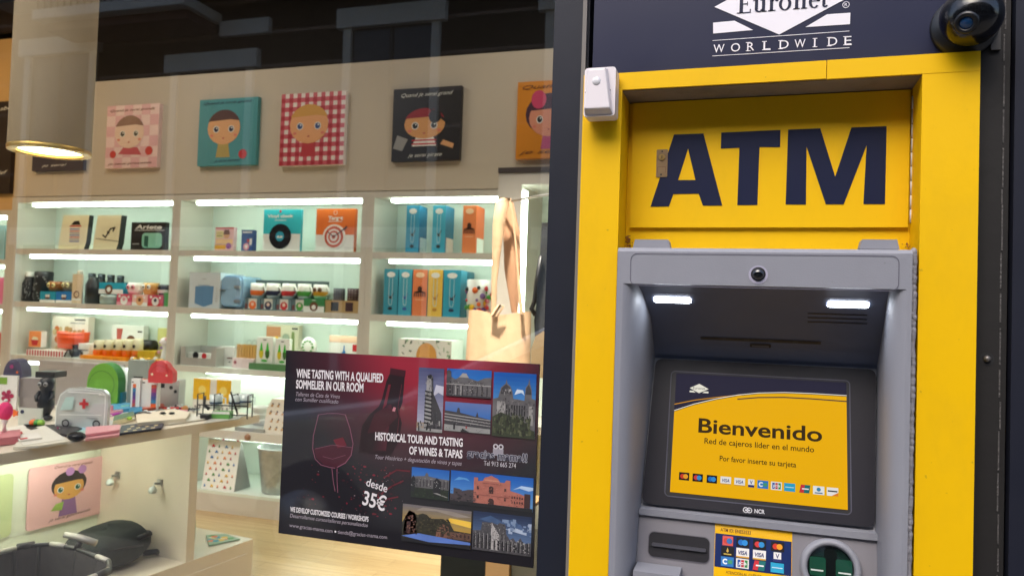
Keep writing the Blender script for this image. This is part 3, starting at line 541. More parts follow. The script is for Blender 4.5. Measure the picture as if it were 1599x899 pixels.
for k, (a, m_) in enumerate(((718, BK), (726, GRN))):
    i = Item('spool', ('small black reel beside tote bag on lowest shelf', 'small green reel beside tote bag on lowest shelf')[k], 'reel', a, a+9, 549, 3, .02); r = i.W*.5; i.lathe([(0, .03), (r, .03), (r, .02), (r*.5, .015), (r, .01), (r, 0), (0, 0)], m_, (r, 0, r), axis='y', n=14); i.fin(bevel=0)
# --- sliver bay goods
for k, (x, yt, z_, m_, lb) in enumerate(((-1, 352, z0s[1], ink(150, 196, 206), 'pale blue carton at far left of top shelf'), (-4, 433, z0s[2], ink(226, 120, 160), 'pink toy box at far left of second shelf'), (-6, 520, z0s[3], RED, 'red box at far left of third shelf'))):
    carton('toy_box', lb, x-16, x+9, yt, m=m_, zb=z_+.001, dy=.06, d=.15)
# --- low counter goods
def d_yel(i):
    i.R(0, .55, .45, 1, YEL); i.R(.62, .5, 1, 1, YEL); i.O(.24, .76, .1, ink(250, 225, 120)); i.O(.8, .76, .1, ink(250, 225, 120))
    for k in range(8): i.R(.05+.12*k, .2, .10+.12*k, .42, GREY)
carton('cereal_box', 'yellow and white gift box behind glass mug rack', 302, 361, 592, zb=zc+.001, Y=YL+.10, m=W_, d=.1, deco=d_yel)
i = Item('spotted_bag', 'white paper bag with brown squirrel print on low counter', 'paper bag', 412, 452, 622, Y=YL+.03, zb=zc+.001, d=.1)
i.prism([(0, 0), (i.W, 0), (i.W, i.H), (i.W*.3, i.H*.98), (i.W*.12, i.H*.7)], -.12, 0, ink(238, 232, 220))
for k in range(14):
    u, v = .2+.24*(k % 4)+.06*(k//4 % 2), .1+.22*(k//4); i.P([(u, v), (u+.1, v), (u+.12, v+.08), (u+.05, v+.07)], ink(196, 150, 90), .001); i.O(u+.1, v+.09, .03, BK, .0016)
i.fin(bevel=0)
i = Item('bowl_stack', 'stack of small white bowls on low counter', 'bowls', 384, 410, 632, Y=YL+.12, zb=zc+.001); r = i.W/2
for k in range(3): z = i.H*k/4; i.lathe([(r*.4, z), (r*.95, z+i.H*.3), (r, z+i.H*.4), (r*.93, z+i.H*.4), (0, z+.02)], ink(214, 214, 208), (r, r, 0))
i.fin(bevel=0)
carton('flat_tray', 'flat clear tray on low counter under squirrel bag', 366, 412, 668, Y=YL+.02, zb=zc+.001, m=ink(150, 152, 146), d=.16)
CARS = [BLUE2, RED, YEL, GRN, ink(240, 140, 60)]
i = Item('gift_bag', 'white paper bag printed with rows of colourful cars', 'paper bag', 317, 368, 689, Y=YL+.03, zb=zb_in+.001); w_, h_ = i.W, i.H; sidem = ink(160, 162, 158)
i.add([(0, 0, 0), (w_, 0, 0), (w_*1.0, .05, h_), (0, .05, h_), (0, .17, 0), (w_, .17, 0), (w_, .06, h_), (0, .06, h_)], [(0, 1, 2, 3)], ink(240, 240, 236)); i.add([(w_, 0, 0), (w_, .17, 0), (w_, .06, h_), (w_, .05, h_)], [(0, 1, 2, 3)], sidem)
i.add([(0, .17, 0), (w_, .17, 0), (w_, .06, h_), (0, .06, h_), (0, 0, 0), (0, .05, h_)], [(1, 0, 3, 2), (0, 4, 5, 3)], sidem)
sh = Matrix(((1, 0, 0, 0), (0, 1, .05/h_, 0), (0, 0, 1, 0), (0, 0, 0, 1))); i.M = sh
for r_ in range(8):
    for k in range(5):
        u, v = (.06+.2*k+(.08 if r_ % 2 else 0))*w_, (.05+.115*r_)*h_; L_ = .024 if (k+r_) % 2 else .013
        if u+L_ > w_*.99: continue
        m_ = CARS[(k*2+r_*3) % 5]; i.poly([(u, v), (u+L_, v), (u+L_, v+.007), (u+L_*.75, v+.009), (u+L_*.62, v+.016), (u+L_*.28, v+.016), (u+L_*.12, v+.008), (u, v+.006)], m_, .001)
        for q in (.22, .78): i.disc(u+L_*q, v, .0032, BK, .0015, n=8)
i.M = Matrix.Identity(4)
for q in (.4, .85): i.rect(w_*q, h_-.01, w_*q+.02, h_+.015, RED, -.055)
i.fin(bevel=0)
i = Item('metal_bucket', 'silver crackled metal bucket beside car print bag', 'bucket', 388, 446, 702, Y=YL+.03, zb=zb_in+.001); r = i.W/2; bm = mat('crackled silver', (176, 180, 178), .38, metal=.75, var=.35, scale=26, bump=.6, bscale=38)
i.lathe([(0, 0), (r*.74, 0), (r*.76, .01), (r, i.H*.97), (r*1.03, i.H), (r*.97, i.H), (r*.72, .015), (0, .015)], bm, (r, r, 0), n=36); i.fin(bevel=0)

# ================================================================ CANVASES ON THE WALL
def canvas(label, x0, y0, x1, y1, base, draw=None, Y=YS-.035, name='canvas_print'):
    a = at(x0, (y0+y1)/2, Y); c = at(x1, (y0+y1)/2, Y); m_ = (x0+x1)/2
    i = MB(); i.W = c.x-a.x; z1 = at(m_, y0, Y).z; z0 = at(m_, y1, Y).z; i.H = z1-z0
    i.box(0, 0, 0, i.W, .034, i.H, base)
    i.P = lambda pts, m, w=.0012: i.poly([(u*i.W, v*i.H) for u, v in pts], m, w)
    i.O = lambda u, v, r, m, w=.0012, ry=None: i.disc(u*i.W, v*i.H, r*i.W, m, w, (ry or r)*i.H)
    i.T = lambda t, u0, u1, v, h, m: i.text(t, (u0*i.W, v*i.H), (u1*i.W, (v+.01)*i.H), h*i.H, m, .003, shear=.4)
    if draw: draw(i)
    tag(i.build(name, loc=(a.x, Y, z0), bevel=.002, seg=1), label, 'picture', 'square illustrated canvases above the shelves')
def face(i, cx, cy_, rx, ry, skin, hair, style, eye=BK, body=None):
    if body: i.P([(cx-.12, .12), (cx+.12, .12), (cx+.08, cy_-ry*.7), (cx-.08, cy_-ry*.7)], body, .0014)
    if style == 'bob': i.O(cx, cy_+.05, rx*1.18, hair, .0016, ry*1.12)
    i.O(cx, cy_, rx, skin, .002, ry)
    i.P([(cx+rx*1.02*cos(radians(t)), cy_+.01+ry*1.05*sin(radians(t))) for t in range(20, 161, 14)]+[(cx-rx*.3, cy_+ry*.45), (cx+rx*.4, cy_+ry*.5)], hair, .0024)
    for s_ in (-1, 1): i.O(cx+s_*rx*.46, cy_-.02, .052, W_, .0028); i.O(cx+s_*rx*.46, cy_-.02, .040, eye, .0032); i.O(cx+s_*rx*.46+.012, cy_-.005, .012, W_, .0036); i.O(cx+s_*rx*.72, cy_-ry*.45, .03, ink(224, 130, 110), .0026, .02)
    i.O(cx, cy_-ry*.62, .02, ink(190, 100, 90), .0028, .012)
def c_pink(i):
    for k in range(6):
        for j in range(6):
            if (k+j) % 2: i.P([(k/6, j/6), ((k+1)/6, j/6), ((k+1)/6, (j+1)/6), (k/6, (j+1)/6)], ink(226, 176, 182), .001)
    i.T('Quand je serai grande', .06, .92, .90, .035, BRN); i.T('je serai princesse', .06, .9, .05, .035, BRN); face(i, .45, .56, .28, .25, ink(232, 200, 180), ink(130, 90, 80), 'cap')
    i.P([(.25, .22), (.7, .2), (.62, .32), (.36, .34)], ink(190, 70, 90), .0015); i.O(.15, .22, .06, RED, .002); i.O(.84, .26, .07, RED, .002)
canvas('pink checked canvas with painted face, leftmost of whole canvases', 166, 164, 247, 262, ink(236, 206, 204), c_pink)
canvas('teal canvas with painted brown haired child and small red heart', 310, 154, 401, 258, ink(74, 150, 158), lambda i: (i.T('Quand je serai grand', .08, .9, .92, .035, NAVY), i.T('je serai docteur', .3, .75, .05, .035, NAVY), face(i, .44, .56, .28, .25, SKIN, ink(84, 54, 50), 'cap', NAVY, ink(180, 160, 90)), i.O(.78, .16, .07, RED, .002)))
def c_ging(i):
    for k in range(8):
        i.P([(k/8, 0), (k/8+.0625, 0), (k/8+.0625, 1), (k/8, 1)], ink(206, 96, 110), .0009)
        i.P([(0, k/8), (1, k/8), (1, k/8+.0625), (0, k/8+.0625)], ink(206, 96, 110), .0011)
        for j in range(8): i.P([(k/8, j/8), (k/8+.0625, j/8), (k/8+.0625, j/8+.0625), (k/8, j/8+.0625)], ink(176, 40, 60), .0013)
    face(i, .45, .56, .3, .26, ink(234, 170, 120), ink(214, 160, 80), 'cap', ink(50, 80, 140), ink(190, 60, 70))
canvas('red gingham canvas with painted blond child', 438, 145, 538, 258, ink(238, 226, 220), c_ging)
def c_pir(i):
    i.T('Quand je serai grand', .12, .88, .88, .05, W_); i.T('je serai pirate', .25, .75, .05, .05, W_); face(i, .48, .5, .3, .2, ink(220, 160, 100), ink(150, 40, 50), 'cap')
    i.O(.63, .6, .09, BK, .004); i.P([(.5, .74), (.53, .74), (.86, .5), (.84, .47)], BK, .0038); i.P([(.3, .2), (.66, .2), (.62, .32), (.36, .32)], W_, .0016)
    for v in (.22, .27): i.P([(.3, v), (.66, v), (.66, v+.02), (.3, v+.02)], RED, .0022)
    i.P([(.02, .18), (.16, .14), (.24, .3), (.08, .36)], GREY, .0016); i.P([(.72, .22), (.9, .16), (.92, .22), (.76, .28)], SKIN, .0016)
canvas('black canvas with painted eye patch figure and white handwriting', 613, 137, 719, 251, ink(40, 38, 42), c_pir)
canvas('orange canvas with painted dark haired child at window frame', 807, 126, 905, 247, ink(222, 140, 34), lambda i: (i.T('Quand je', .08, .9, .9, .05, BRN), i.T('je serai', .05, .9, .06, .05, BRN), face(i, .52, .52, .32, .24, ink(226, 150, 120), ink(70, 40, 60), 'bob', BK, ink(190, 70, 120)), i.O(.35, .76, .12, ink(210, 70, 110), .003)))
canvas('dark canvas half hidden behind hanging drum lamp', 52, 170, 131, 266, ink(60, 48, 52), lambda i: i.T('je serai', .2, .7, .06, .04, W_))
canvas('small dark picture high on lamplight-coloured wall at left edge', -60, 8, 23, 53, ink(48, 40, 40), None, YS-.005)
canvas('tall dark picture on lamplight-coloured wall at left edge', -50, 160, 18, 302, ink(44, 38, 40), lambda i: (i.T('abc', .7, .95, .9, .04, W_), i.T('def', .7, .95, .2, .04, W_)), YS-.005)
# ---------------------------------------------------------------- pendant drum lamp
p = at(78, 239, 1.0); rr = 57*mpp(p); dm = mat('beige lamp fabric', (158, 138, 108), .8, var=.06, bump=.1, bscale=200)
g = empty('pendant_lamp', (p.x, p.y, p.z), 'large beige drum pendant lamp with glowing lower disc', 'lamp')
MB().lathe([(rr, .012), (rr, .72), (rr*.98, .72), (rr*.98, .012)], dm, n=48).build('shade', g)
MB().lathe([(rr*1.01, 0), (rr*1.02, .014), (rr*1.0, .018), (rr*.80, .006), (rr*.80, 0), (rr*1.01, 0)], mat('brass rim', (214, 176, 96), .3, metal=.7), n=48).build('rim', g)
MB().lathe([(0, .012), (rr*.80, .012)][::-1], emit('lamp disc', (255, 236, 190), 5), n=48).build('diffuser', g)
MB().tube([(0, 0, .7), (0, 0, 3.9-p.z)], .006, BK).build('cord', g)

# ================================================================ COUNTER TABLE BY THE WINDOW
ZTB = .85
K = atz(313, 661, ZTB)                       # front upper corner of the end panel
e2 = atz(8, 707, ZTB); dv = (K-e2); dv.z = 0; dv.normalize(); ang = math.atan2(dv.y, dv.x)
tabm = mat('cream table lacquer', (224, 214, 196), .4, var=.04, scale=3); cubm = mat('pale cubby lacquer', (222, 230, 212), .45, var=.04)
g = empty('display_table', (K.x, K.y, FL), 'long cream display table with open cubby heaped with gift goods', 'table', rot=ang)
zp = atz(312, 870, .36); Z0 = -FL
pl = hit(312, 870, K, Vector((dv.y, -dv.x, 0))).z
print('platform z', pl, 'len', (K-e2).length)
T_ = ZTB-FL; PZ = pl-FL; xe = (atz(405, 647, ZTB)-K).length
# local x runs along the front edge away from the window, y goes back across the table
def loc(P): q = Matrix.Rotation(-ang, 3, 'Z') @ (Vector(P)-Vector((K.x, K.y, 0))); return q
MB().box(-1.9, 0, T_-.04, xe, 1.0, T_, tabm).build('table_top', g, bevel=.003)
MB().box(-.045, .003, PZ, 0, .99, T_-.041, tabm, ).build('end_panel', g, bevel=.002)
q = loc(hit(168, 760, K, Vector((dv.x, dv.y, 0)))); yb = min(.9, max(.3, q.y))
MB().box(-1.9, yb, PZ, -.046, yb+.03, T_-.041, cubm).build('back_panel', g)
xpe = loc(atz(397, 841, pl)).x
MB().box(-1.9, 0, 0, xpe, 1.0, PZ, tabm).box(-1.2, -.004, .03, xpe-.04, 0, PZ-.06, tabm).build('platform', g, bevel=.003)
print('cubby depth', yb, 'xe', xe, 'xpe', xpe)
MB().prism([(-1.4, T_-.064), (-.2, T_-.064), (-.2, T_-.042), (-1.4, T_-.042)], -.36, -.33, emit('cubby strip', (248, 252, 236), 12)).build('light_strip', g)
RT3 = Matrix.Rotation(ang, 4, 'Z')
nb = Vector((-dv.y, dv.x, 0))                # across the table
def back(px, py): return hit(px, py, K+nb*(yb-.012), nb)
# pink placemat on the cubby back
bp = [(48, 731), (169, 710), (161, 803), (39, 827)]
PL = [loc(back(*q)) for q in bp]; x0 = (PL[0].x+PL[3].x)/2; x1 = (PL[1].x+PL[2].x)/2; z1 = (PL[0].z+PL[1].z)/2-FL; z0 = (PL[2].z+PL[3].z)/2-FL
i = MB(); i.W = x1-x0; i.H = z1-z0; i.prism(rrect(0, 0, i.W, i.H, .015), -.006, 0, ink(236, 190, 190))
i.P = lambda pts, m, w=.0012: i.poly([(u*i.W, v*i.H) for u, v in pts], m, w)
i.O = lambda u, v, r, m, w=.0012, ry=None: i.disc(u*i.W, v*i.H, r*i.W*.8, m, w, (ry or r)*i.H)
i.text('Quand je serai grande', (.3*i.W, .93*i.H), (.8*i.W, .91*i.H), .04*i.H, BRN, .002, shear=.4); i.text('je serai gourmande', (.26*i.W, .07*i.H), (.8*i.W, .1*i.H), .045*i.H, BK, .002, shear=.4)
face(i, .5, .58, .24, .2, ink(228, 172, 90), ink(60, 50, 48), 'bob', ink(50, 100, 80), ink(150, 110, 160)); i.O(.5, .84, .07, ink(190, 140, 200), .004); i.O(.66, .84, .07, ink(190, 140, 200), .004)
i.P([(.28, .24), (.42, .22), (.44, .36), (.34, .34)], ink(160, 190, 90), .002)
P0 = K+dv*x0+nb*(yb-.012); tag(i.build('placemat', loc=(P0.x, P0.y, FL+z0), rot=ang), 'pink placemat with painted dark haired girl standing in cubby', 'placemat')
PL = [loc(back(*q)) for q in ((-60, 745), (22, 738), (20, 835), (-60, 850))]
q = MB().prism(rrect(PL[0].x, PL[2].z-FL, PL[1].x, PL[1].z-FL, .02), -.005, 0, mat('frosted green sheet', (196, 210, 160), .35, var=.15)); P0 = K+nb*(yb-.012)
tag(q.build('placemat', loc=(P0.x, P0.y, FL), rot=ang), 'pale green translucent placemat left of the pink one', 'placemat')
for px, py, lb in ((184, 746, 'small glass door knob fixed nearer the pink placemat'), (250, 758, 'small glass door knob fixed nearer the panel edge')):
    P = hit(px, py, K-dv*.0455, dv); q = MB(); k_ = mpp(P)
    q.tube([(0, 0, .012*1), (-.03, 0, .016), (-.035, 0, .0)], .006, SIL).lathe([(0, 0), (.016, .004), (.02, .016), (.012, .03), (0, .034)], GLS, (-.04, 0, -.028), n=14).box(-.006, -.014, .0, 0, .014, .03, SIL)
    tag(q.build('door_knob', loc=P, rot=ang), lb, 'knob', 'glass knobs on the cubby side')
# dark bag and shopping basket standing on the platform
dkb = mat('dark green canvas', (34, 42, 40), .85, var=.2, bump=.4, bscale=30)
P = atz(208, 893, pl); k_ = mpp(P); ctr = loc(P)
q = MB(); n_ = 20; R = 11; prof = []
V = []; hw, hd, hh = 58*k_*1.05, .14, 62*k_
for j in range(R+1):
    t = pi*j/R
    for s_ in range(n_):
        a = 2*pi*s_/n_; cx_, sy_ = cos(a), sin(a)
        rx = math.copysign(abs(cx_)**.7, cx_)*math.sin(t)**.6; ry = math.copysign(abs(sy_)**.7, sy_)*math.sin(t)**.6
        wob = 1+.03*sin(5*a+3*t)
        z = (1-cos(t))/2*hh*(1+.08*cos(a)); V.append((rx*hw*wob, ry*hd*wob, z*.98))
q.add(V, [(j*n_+s_, j*n_+(s_+1) % n_, (j+1)*n_+(s_+1) % n_, (j+1)*n_+s_) for j in range(R) for s_ in range(n_)], dkb, True)
bgp = P+dv*.0+nb*.17
o = q.build('backpack', loc=(bgp.x, bgp.y, pl+.002), rot=ang); tag(o, 'rounded dark green backpack lying in cubby behind the basket', 'backpack')
MB().tube([(hw*.3, -hd*.9, hh*.72), (hw*.6, -hd*1.02, hh*.78), (hw*.85, -hd*.6, hh*.70)], .012, BK).build('strap', o); MB().tube([(-hw*.8, -hd*.75, hh*.6), (-hw*.2, -hd*1.03, hh*.62), (hw*.4, -hd*1.04, hh*.55)], .004, BK).build('zip', o)
MB().tube([(hw*.9, -.05, .02), (hw*1.15, -.08, .02), (hw*1.22, -.08, .015)], .013, BK).build('buckle', o)
bk = mat('black basket fabric', (54, 51, 53), .85, var=.2, bump=.5, bscale=18); pol = mat('brushed aluminium', (190, 186, 178), .5, metal=.5)
RZ = pl+.22
rim = [(-120, 905), (0, 862), (40, 852), (80, 849), (120, 856), (150, 868), (170, 876), (171, 887), (160, 895), (128, 907), (60, 930), (-60, 960)]
W3 = [atz(x, y, RZ) for x, y in rim]; cen = sum(W3, Vector())/len(W3)
g = empty('shopping_basket', (cen.x, cen.y, pl), 'black fabric shopping basket with silver rim and folded handle', 'basket')
Lr = [p-cen for p in W3]
MB().tube([(p.x, p.y, RZ-pl) for p in Lr+Lr[:1]], .0085, BK, 10).build('rim', g)
for a_, c_, fa, fc in ((0, 2, .1, .6), (3, 4, .0, .55), (5, 6, .1, .9), (7, 9, .25, 1.0), (9, 11, .0, 1.0)):
    seg = [Lr[k] for k in range(a_, c_+1)]; seg[0] = seg[0].lerp(seg[1], fa); seg[-1] = seg[-2].lerp(seg[-1], fc); MB().tube([(p.x, p.y, RZ-pl+.001) for p in seg], .0098, pol, 10).build('rim_trim', g)
m_ = len(Lr); NB = 72; dn = []
for k in range(NB):
    f = k*len(Lr)/NB; j = int(f); dn.append(Lr[j].lerp(Lr[(j+1) % len(Lr)], f-j))
q = MB(); rows = []
for j, (sc_, hz) in enumerate(((.985, 1.0), (.96, .93), (.93, .75), (.90, .5), (.86, .25), (.80, .0))):
    fo_ = .022*min(1, j/2); rows += [(p.x*(sc_+fo_*sin(k*.9+j*.5)+.5*fo_*sin(k*2.3)), p.y*(sc_+fo_*sin(k*.9+j*.5)), (RZ-pl-.004)*hz+.003) for k, p in enumerate(dn)]
q.add(rows, [(j*NB+k, j*NB+(k+1) % NB, (j+1)*NB+(k+1) % NB, (j+1)*NB+k) for j in range(5) for k in range(NB)]+[range(5*NB, 6*NB)], bk, True); q.build('fabric_body', g)
for k in (9, 15, 24, 31): MB().tube([(dn[k].x*c_, dn[k].y*c_, (RZ-pl)*h_) for c_, h_ in ((.975, .98), (.945, .8), (.92, .6), (.9, .4))], .006, mat('black webbing', (24, 23, 25), .7), 6).build('webbing', g)
for k in (2, 8):
    d_ = (Lr[(k+1) % m_]-Lr[k-1]).normalized(); a_ = math.atan2(d_.y, d_.x); p_ = Lr[k]
    q = MB().tube([(-.028, 0, 0), (.028, 0, 0)], .0135, BK, 10); q.build('grip_sleeve', g, loc=(p_.x, p_.y, RZ-pl), rot=a_)
ha = hit(101, 834, W3[4], FW)-Vector((cen.x, cen.y, pl)); hb = hit(150, 847, W3[4], FW)-Vector((cen.x, cen.y, pl)); p_ = Vector((Lr[4].x, Lr[4].y, RZ-pl))
q = MB().tube([ha, ha*.5+hb*.5+Vector((0, 0, .003)), hb], [.011, .014, .013], pol); q.build('handle', g)
MB().tube([p_+Vector((.0, 0, .0)), (ha+hb)/2-Vector((0, 0, .012))], .012, BK).build('handle_arm', g)
# platform goods at far end
P = atz(322, 866, pl+.0); q = MB(); sx_ = mpp(P)
q.lathe([(0, .02), (.09, .018), (.115, 0), (.1, -.01), (0, 0)], mat('teal enamel plate', (30, 130, 120), .3), (0, 0, .115), axis='y', n=28)
o = q.build('plate', loc=P+nb*.1+dv*(-.01), rot=ang+.9); tag(o, 'teal round plate standing on edge behind table end', 'plate')
mp_ = [atz(x, y, pl+.002)-P for x, y in ((327, 852), (375, 842), (352, 834), (322, 836))]
q = MB(); q.add([(p.x, p.y, 0) for p in mp_]+[(p.x, p.y, .005) for p in mp_], [(4, 5, 6, 7), (0, 1, 5, 4), (1, 2, 6, 5), (2, 3, 7, 6), (3, 0, 4, 7)], ink(150, 180, 150))
for k in range(14):
    u, v = random.uniform(.08, .85), random.uniform(.08, .85); c_ = mp_[0].lerp(mp_[1], u).lerp(mp_[3].lerp(mp_[2], u), v)
    q.add([(c_.x+.018*cos(a*1.26+k), c_.y+.018*sin(a*1.26+k), .0054+k*.00006) for a in range(5)], [(0, 1, 2, 3, 4)], [YEL, GRN, ORG, TEAL, CRM][k % 5])
tag(q.build('placemat', loc=(P.x, P.y, pl+.002)), 'colourful patterned placemat lying on table platform end', 'placemat')

# ---- goods on the table top: px,py = where the thing stands
ZZ = ZTB+.002
def stand(px, py, z=ZZ): P = atz(px, py, z); return P, mpp(P)
def put(b, name, label, cat, P, rot=None, group=None, bevel=0): return tag(b.build(name, loc=P, rot=YAW if rot is None else rot, bevel=bevel, seg=1), label, cat, group)
def tbox(name, label, px0, px1, pt, pb, m, d=.06, deco=None, rot=None, cat='box', z=ZZ, grp=None, **k):
    P, s_ = stand(px0, pb, z); i = MB(); i.W = (px1-px0)*s_; i.H = (pb-pt)*s_; i.D = d
    i.R = lambda u0, v0, u1, v1, m, w=.0012: i.rect(u0*i.W, v0*i.H, u1*i.W, v1*i.H, m, w)
    i.O = lambda u, v, r, m, w=.0015: i.disc(u*i.W, v*i.H, r*i.W, m, w)
    i.P = lambda pts, m, w=.0012: i.poly([(u*i.W, v*i.H) for u, v in pts], m, w)
    i.box(0, 0, 0, i.W, d, i.H, m, **k)
    if deco: deco(i)
    put(i, name, label, cat, P, rot, grp, bevel=.0012); return P.z+i.H
def dome(name, label, px0, px1, pt, pb, d, m, side=None, deco=None, cat='backpack'):
    P, s_ = stand(px0, pb); w_ = (px1-px0)*s_; h_ = (pb-pt)*s_; i = MB(); i.W, i.H = w_, h_
    pts = [(0.02*w_, 0), (w_*.98, 0), (w_, h_*.3)]+[(w_/2+w_/2*cos(radians(t)), h_*.55+h_*.45*sin(radians(t))) for t in range(0, 181, 15)]+[(0, h_*.3)]
    i.prism(pts, -d, 0, side or m, m)
    if deco: deco(i)
    o = put(i, name, label, cat, P, bevel=.012); o.modifiers['bevel'].segments = 3
    return o
o = dome('backpack', 'small purple grey child backpack at left end of table', 3, 33, 560, 618, .09, mat('purple nylon', (78, 72, 100), .7, bump=.2), deco=lambda i: (i.disc(i.W*.5, i.H*.8, i.W*.1, ink(170, 60, 120), .0125), i.disc(i.W*.8, i.H*.66, i.W*.06, ORG, .0125)))
tbox('gift_box', 'plain taupe grey box behind black cat bottle', 29, 66, 590, 640, ink(140, 132, 130), d=.1)
# black cat shaped bottle
P, s_ = stand(70, 655); i = MB(); q = s_; h = 62*q
i.lathe([(0, .0), (6*q, 0), (7.5*q, 6*q), (11*q, 14*q), (12*q, 20*q), (9*q, 32*q), (7*q, 40*q), (10*q, 46*q), (11.5*q, 54*q), (9*q, 60*q), (3*q, 63*q), (0, 64*q)], mat('black vinyl toy', (24, 24, 28), .35), (0, 0, 4*q))
for s2 in (-1, 1):
    i.ball((s2*8*q, -5*q, 4*q), 6*q, mat('black vinyl toy', (0, 0, 0)), sz=.7, sy=1.4, n=12); i.lathe([(0, 2*q), (3.2*q, 1.5*q), (3.6*q, 0)], GREY, (s2*4.6*q, -10.2*q, 56*q), axis='y', n=12); i.lathe([(0, 2.6*q), (1.6*q, 2.2*q)], BK, (s2*4.6*q, -10.2*q, 56*q), axis='y', n=10)
    i.tube([(s2*9*q, 0, 44*q), (s2*13*q, -4*q, 36*q), (s2*9*q, -9*q, 30*q)], [3.4*q, 3*q, 2.4*q], mat('black vinyl toy', (0, 0, 0)))
put(i, 'cat_figure', 'black standing cat figure with grey eyes on table', 'figure', P)
tbox('hat_box', 'flat black lid resting above the black cat figure', 55, 85, 580, 589, BK, d=.09, z=ZZ+(655-588)*s_*1.0+.012)
def d_card(i): i.O(.5, .42, .16, ink(150, 30, 70)); [i.O(.5+.24*cos(k*1.26), .42+.12*sin(k*1.26), .12, ink(170, 40, 80), .002+k*.0001) for k in range(5)]; i.R(.0, .75, .45, .95, ink(120, 160, 50))
tbox('greeting_card', 'white card with dark pink flower at left end of table', -4, 25, 586, 640, ink(226, 224, 220), d=.012, deco=d_card)
# clear ambulance pouch
P, s_ = stand(86, 668); i = MB(); w_, h_ = 80*s_, 64*s_; pv = mat('clear frosted vinyl', (208, 212, 208), .18, coat=.8, var=.08, bump=.15, bscale=25)
i.prism([(0, .0), (w_, 0), (w_*1.01, h_*.6), (w_*.99, h_*.88), (w_*.9, h_*.96), (w_*.55, h_), (w_*.22, h_*.98), (w_*.07, h_*.84), (0, h_*.5)], -.03, 0, pv)
pv.node_tree.nodes['Principled BSDF'].inputs['Alpha'].default_value = .72
o = put(i, 'pouch', 'clear van shaped first aid pouch with red cross', 'pouch', P, bevel=.008)
c_ = MB(); u, v, r = w_*.56, h_*.62, w_*.028; c_.rect(u-r, v-r*3.4, u+r, v+r*3.4, RED, .0085).rect(u-r*3.2, v-r, u+r*3.2, v+r, RED, .0087).build('red_cross', o)
sm = [(0, .02), (0, .5), (.07, .84), (.22, .98), (.55, 1), (.9, .96), (.99, .88), (1.0, .6), (.99, .02)]
MB().line([((u-.5)*w_*.95+w_*.5, v*h_*.95+.002) for u, v in sm], .0022, mat('vinyl seam', (236, 238, 236), .3), .0084).line([(w_*.24, h_*.90), (w_*.88, h_*.88)], .004, mat('zip tape', (226, 226, 226), .6), .0086).rect(w_*.84, h_*.84, w_*.96, h_*.87, W_, .0092).line([(w_*.1, h_*.34), (w_*.9, h_*.36)], .0016, mat('vinyl seam', (0, 0, 0)), .0084).poly([(w_*.1, h_*.45), (w_*.34, h_*.47), (w_*.36, h_*.78), (w_*.2, h_*.76)], mat('vinyl window', (176, 206, 200), .15, coat=1), .0083).build('seam', o)
for u in (.22, .82): MB().ring(w_*u, h_*.14, w_*.075, w_*.05, BK, .009).disc(w_*u, h_*.14, w_*.05, GREY, .0088).build('wheel_print', o)
MB().rect(w_*.62, h_*.26, w_*.85, h_*.29, GREY, .0085).build('door_print', o)
o = dome('backpack', 'bright green dome shaped child backpack with brown bear badge', 134, 183, 566, 634, .085, mat('lime green nylon', (108, 170, 50), .6, bump=.15), mat('grass green nylon', (60, 150, 60), .6), deco=lambda i: (i.ring(i.W*.5, i.H*.5, i.W*.42, i.W*.40, ink(70, 120, 40), .0125, k=1.1), i.disc(i.W*.62, i.H*.24, i.W*.16, BRN, .0126), i.disc(i.W*.66, i.H*.2, i.W*.09, CRM, .013)))
tbox('small_case', 'small teal case in front of green backpack', 163, 189, 612, 634, ink(20, 140, 160), d=.05)
tbox('gift_box', 'tall grey green carton between green backpack and white phone boxes', 197, 229, 562, 634, ink(150, 158, 148), d=.06, deco=lambda i: i.R(.3, .62, .75, .65, BK))
def d_ph(c1):
    return lambda i: ([i.R(.62 if c1 else .2, .12+.12*k, .92 if c1 else .55, .24+.12*k, [ink(200, 80, 50), ink(170, 60, 110), ink(110, 60, 140), ink(60, 80, 150), ink(50, 130, 170), ORG][k if not c1 else 5-k]) for k in range(6)], i.R(.1, .88, .25, .92, BK), i.R(.3, -.0, .7, .03, GREY))
tbox('phone_box', 'white narrow carton with rainbow strip, left of two', 203, 217, 591, 641, W_, d=.03, deco=d_ph(0))
tbox('phone_box', 'white carton with colour strip at right, beside grey gift box', 218, 245, 592, 641, W_, d=.03, deco=d_ph(1), top=ORG)
tbox('gift_box', 'grey carton with black speckled stamps under red backpack', 246, 278, 593, 636, ink(176, 176, 172), d=.08, deco=lambda i: (i.R(.02, .72, .3, .88, BK), i.O(.62, .74, .09, BK), i.O(.84, .6, .08, BK)))
zt_ = ZZ+43*mpp(atz(260, 636, ZZ))
def d_rd(i): i.ring(i.W*.5, i.H*.42, i.W*.36, i.W*.34, ink(150, 30, 40), .0125, a0=0, a1=180); i.disc(i.W*.2, i.H*.4, i.W*.05, CRM, .0126); i.disc(i.W*.8, i.H*.36, i.W*.04, CRM, .0126)
P = atz(231, 594+3, zt_+.004); i = MB(); s_ = mpp(P); w_, h_ = 38*s_, 34*s_; i.W, i.H = w_, h_
i.prism([(0, 0), (w_, 0), (w_, h_*.45), (w_*.95, h_*.6), (w_*.82, h_*.66), (w_*.75, h_*.88), (w_*.55, h_), (w_*.3, h_), (w_*.1, h_*.85), (0, h_*.55)], -.06, 0, mat('coral red nylon', (216, 64, 66), .6, bump=.15)); d_rd(i); put(i, 'backpack', 'coral red child backpack on top of speckled carton', 'backpack', P, bevel=.01)
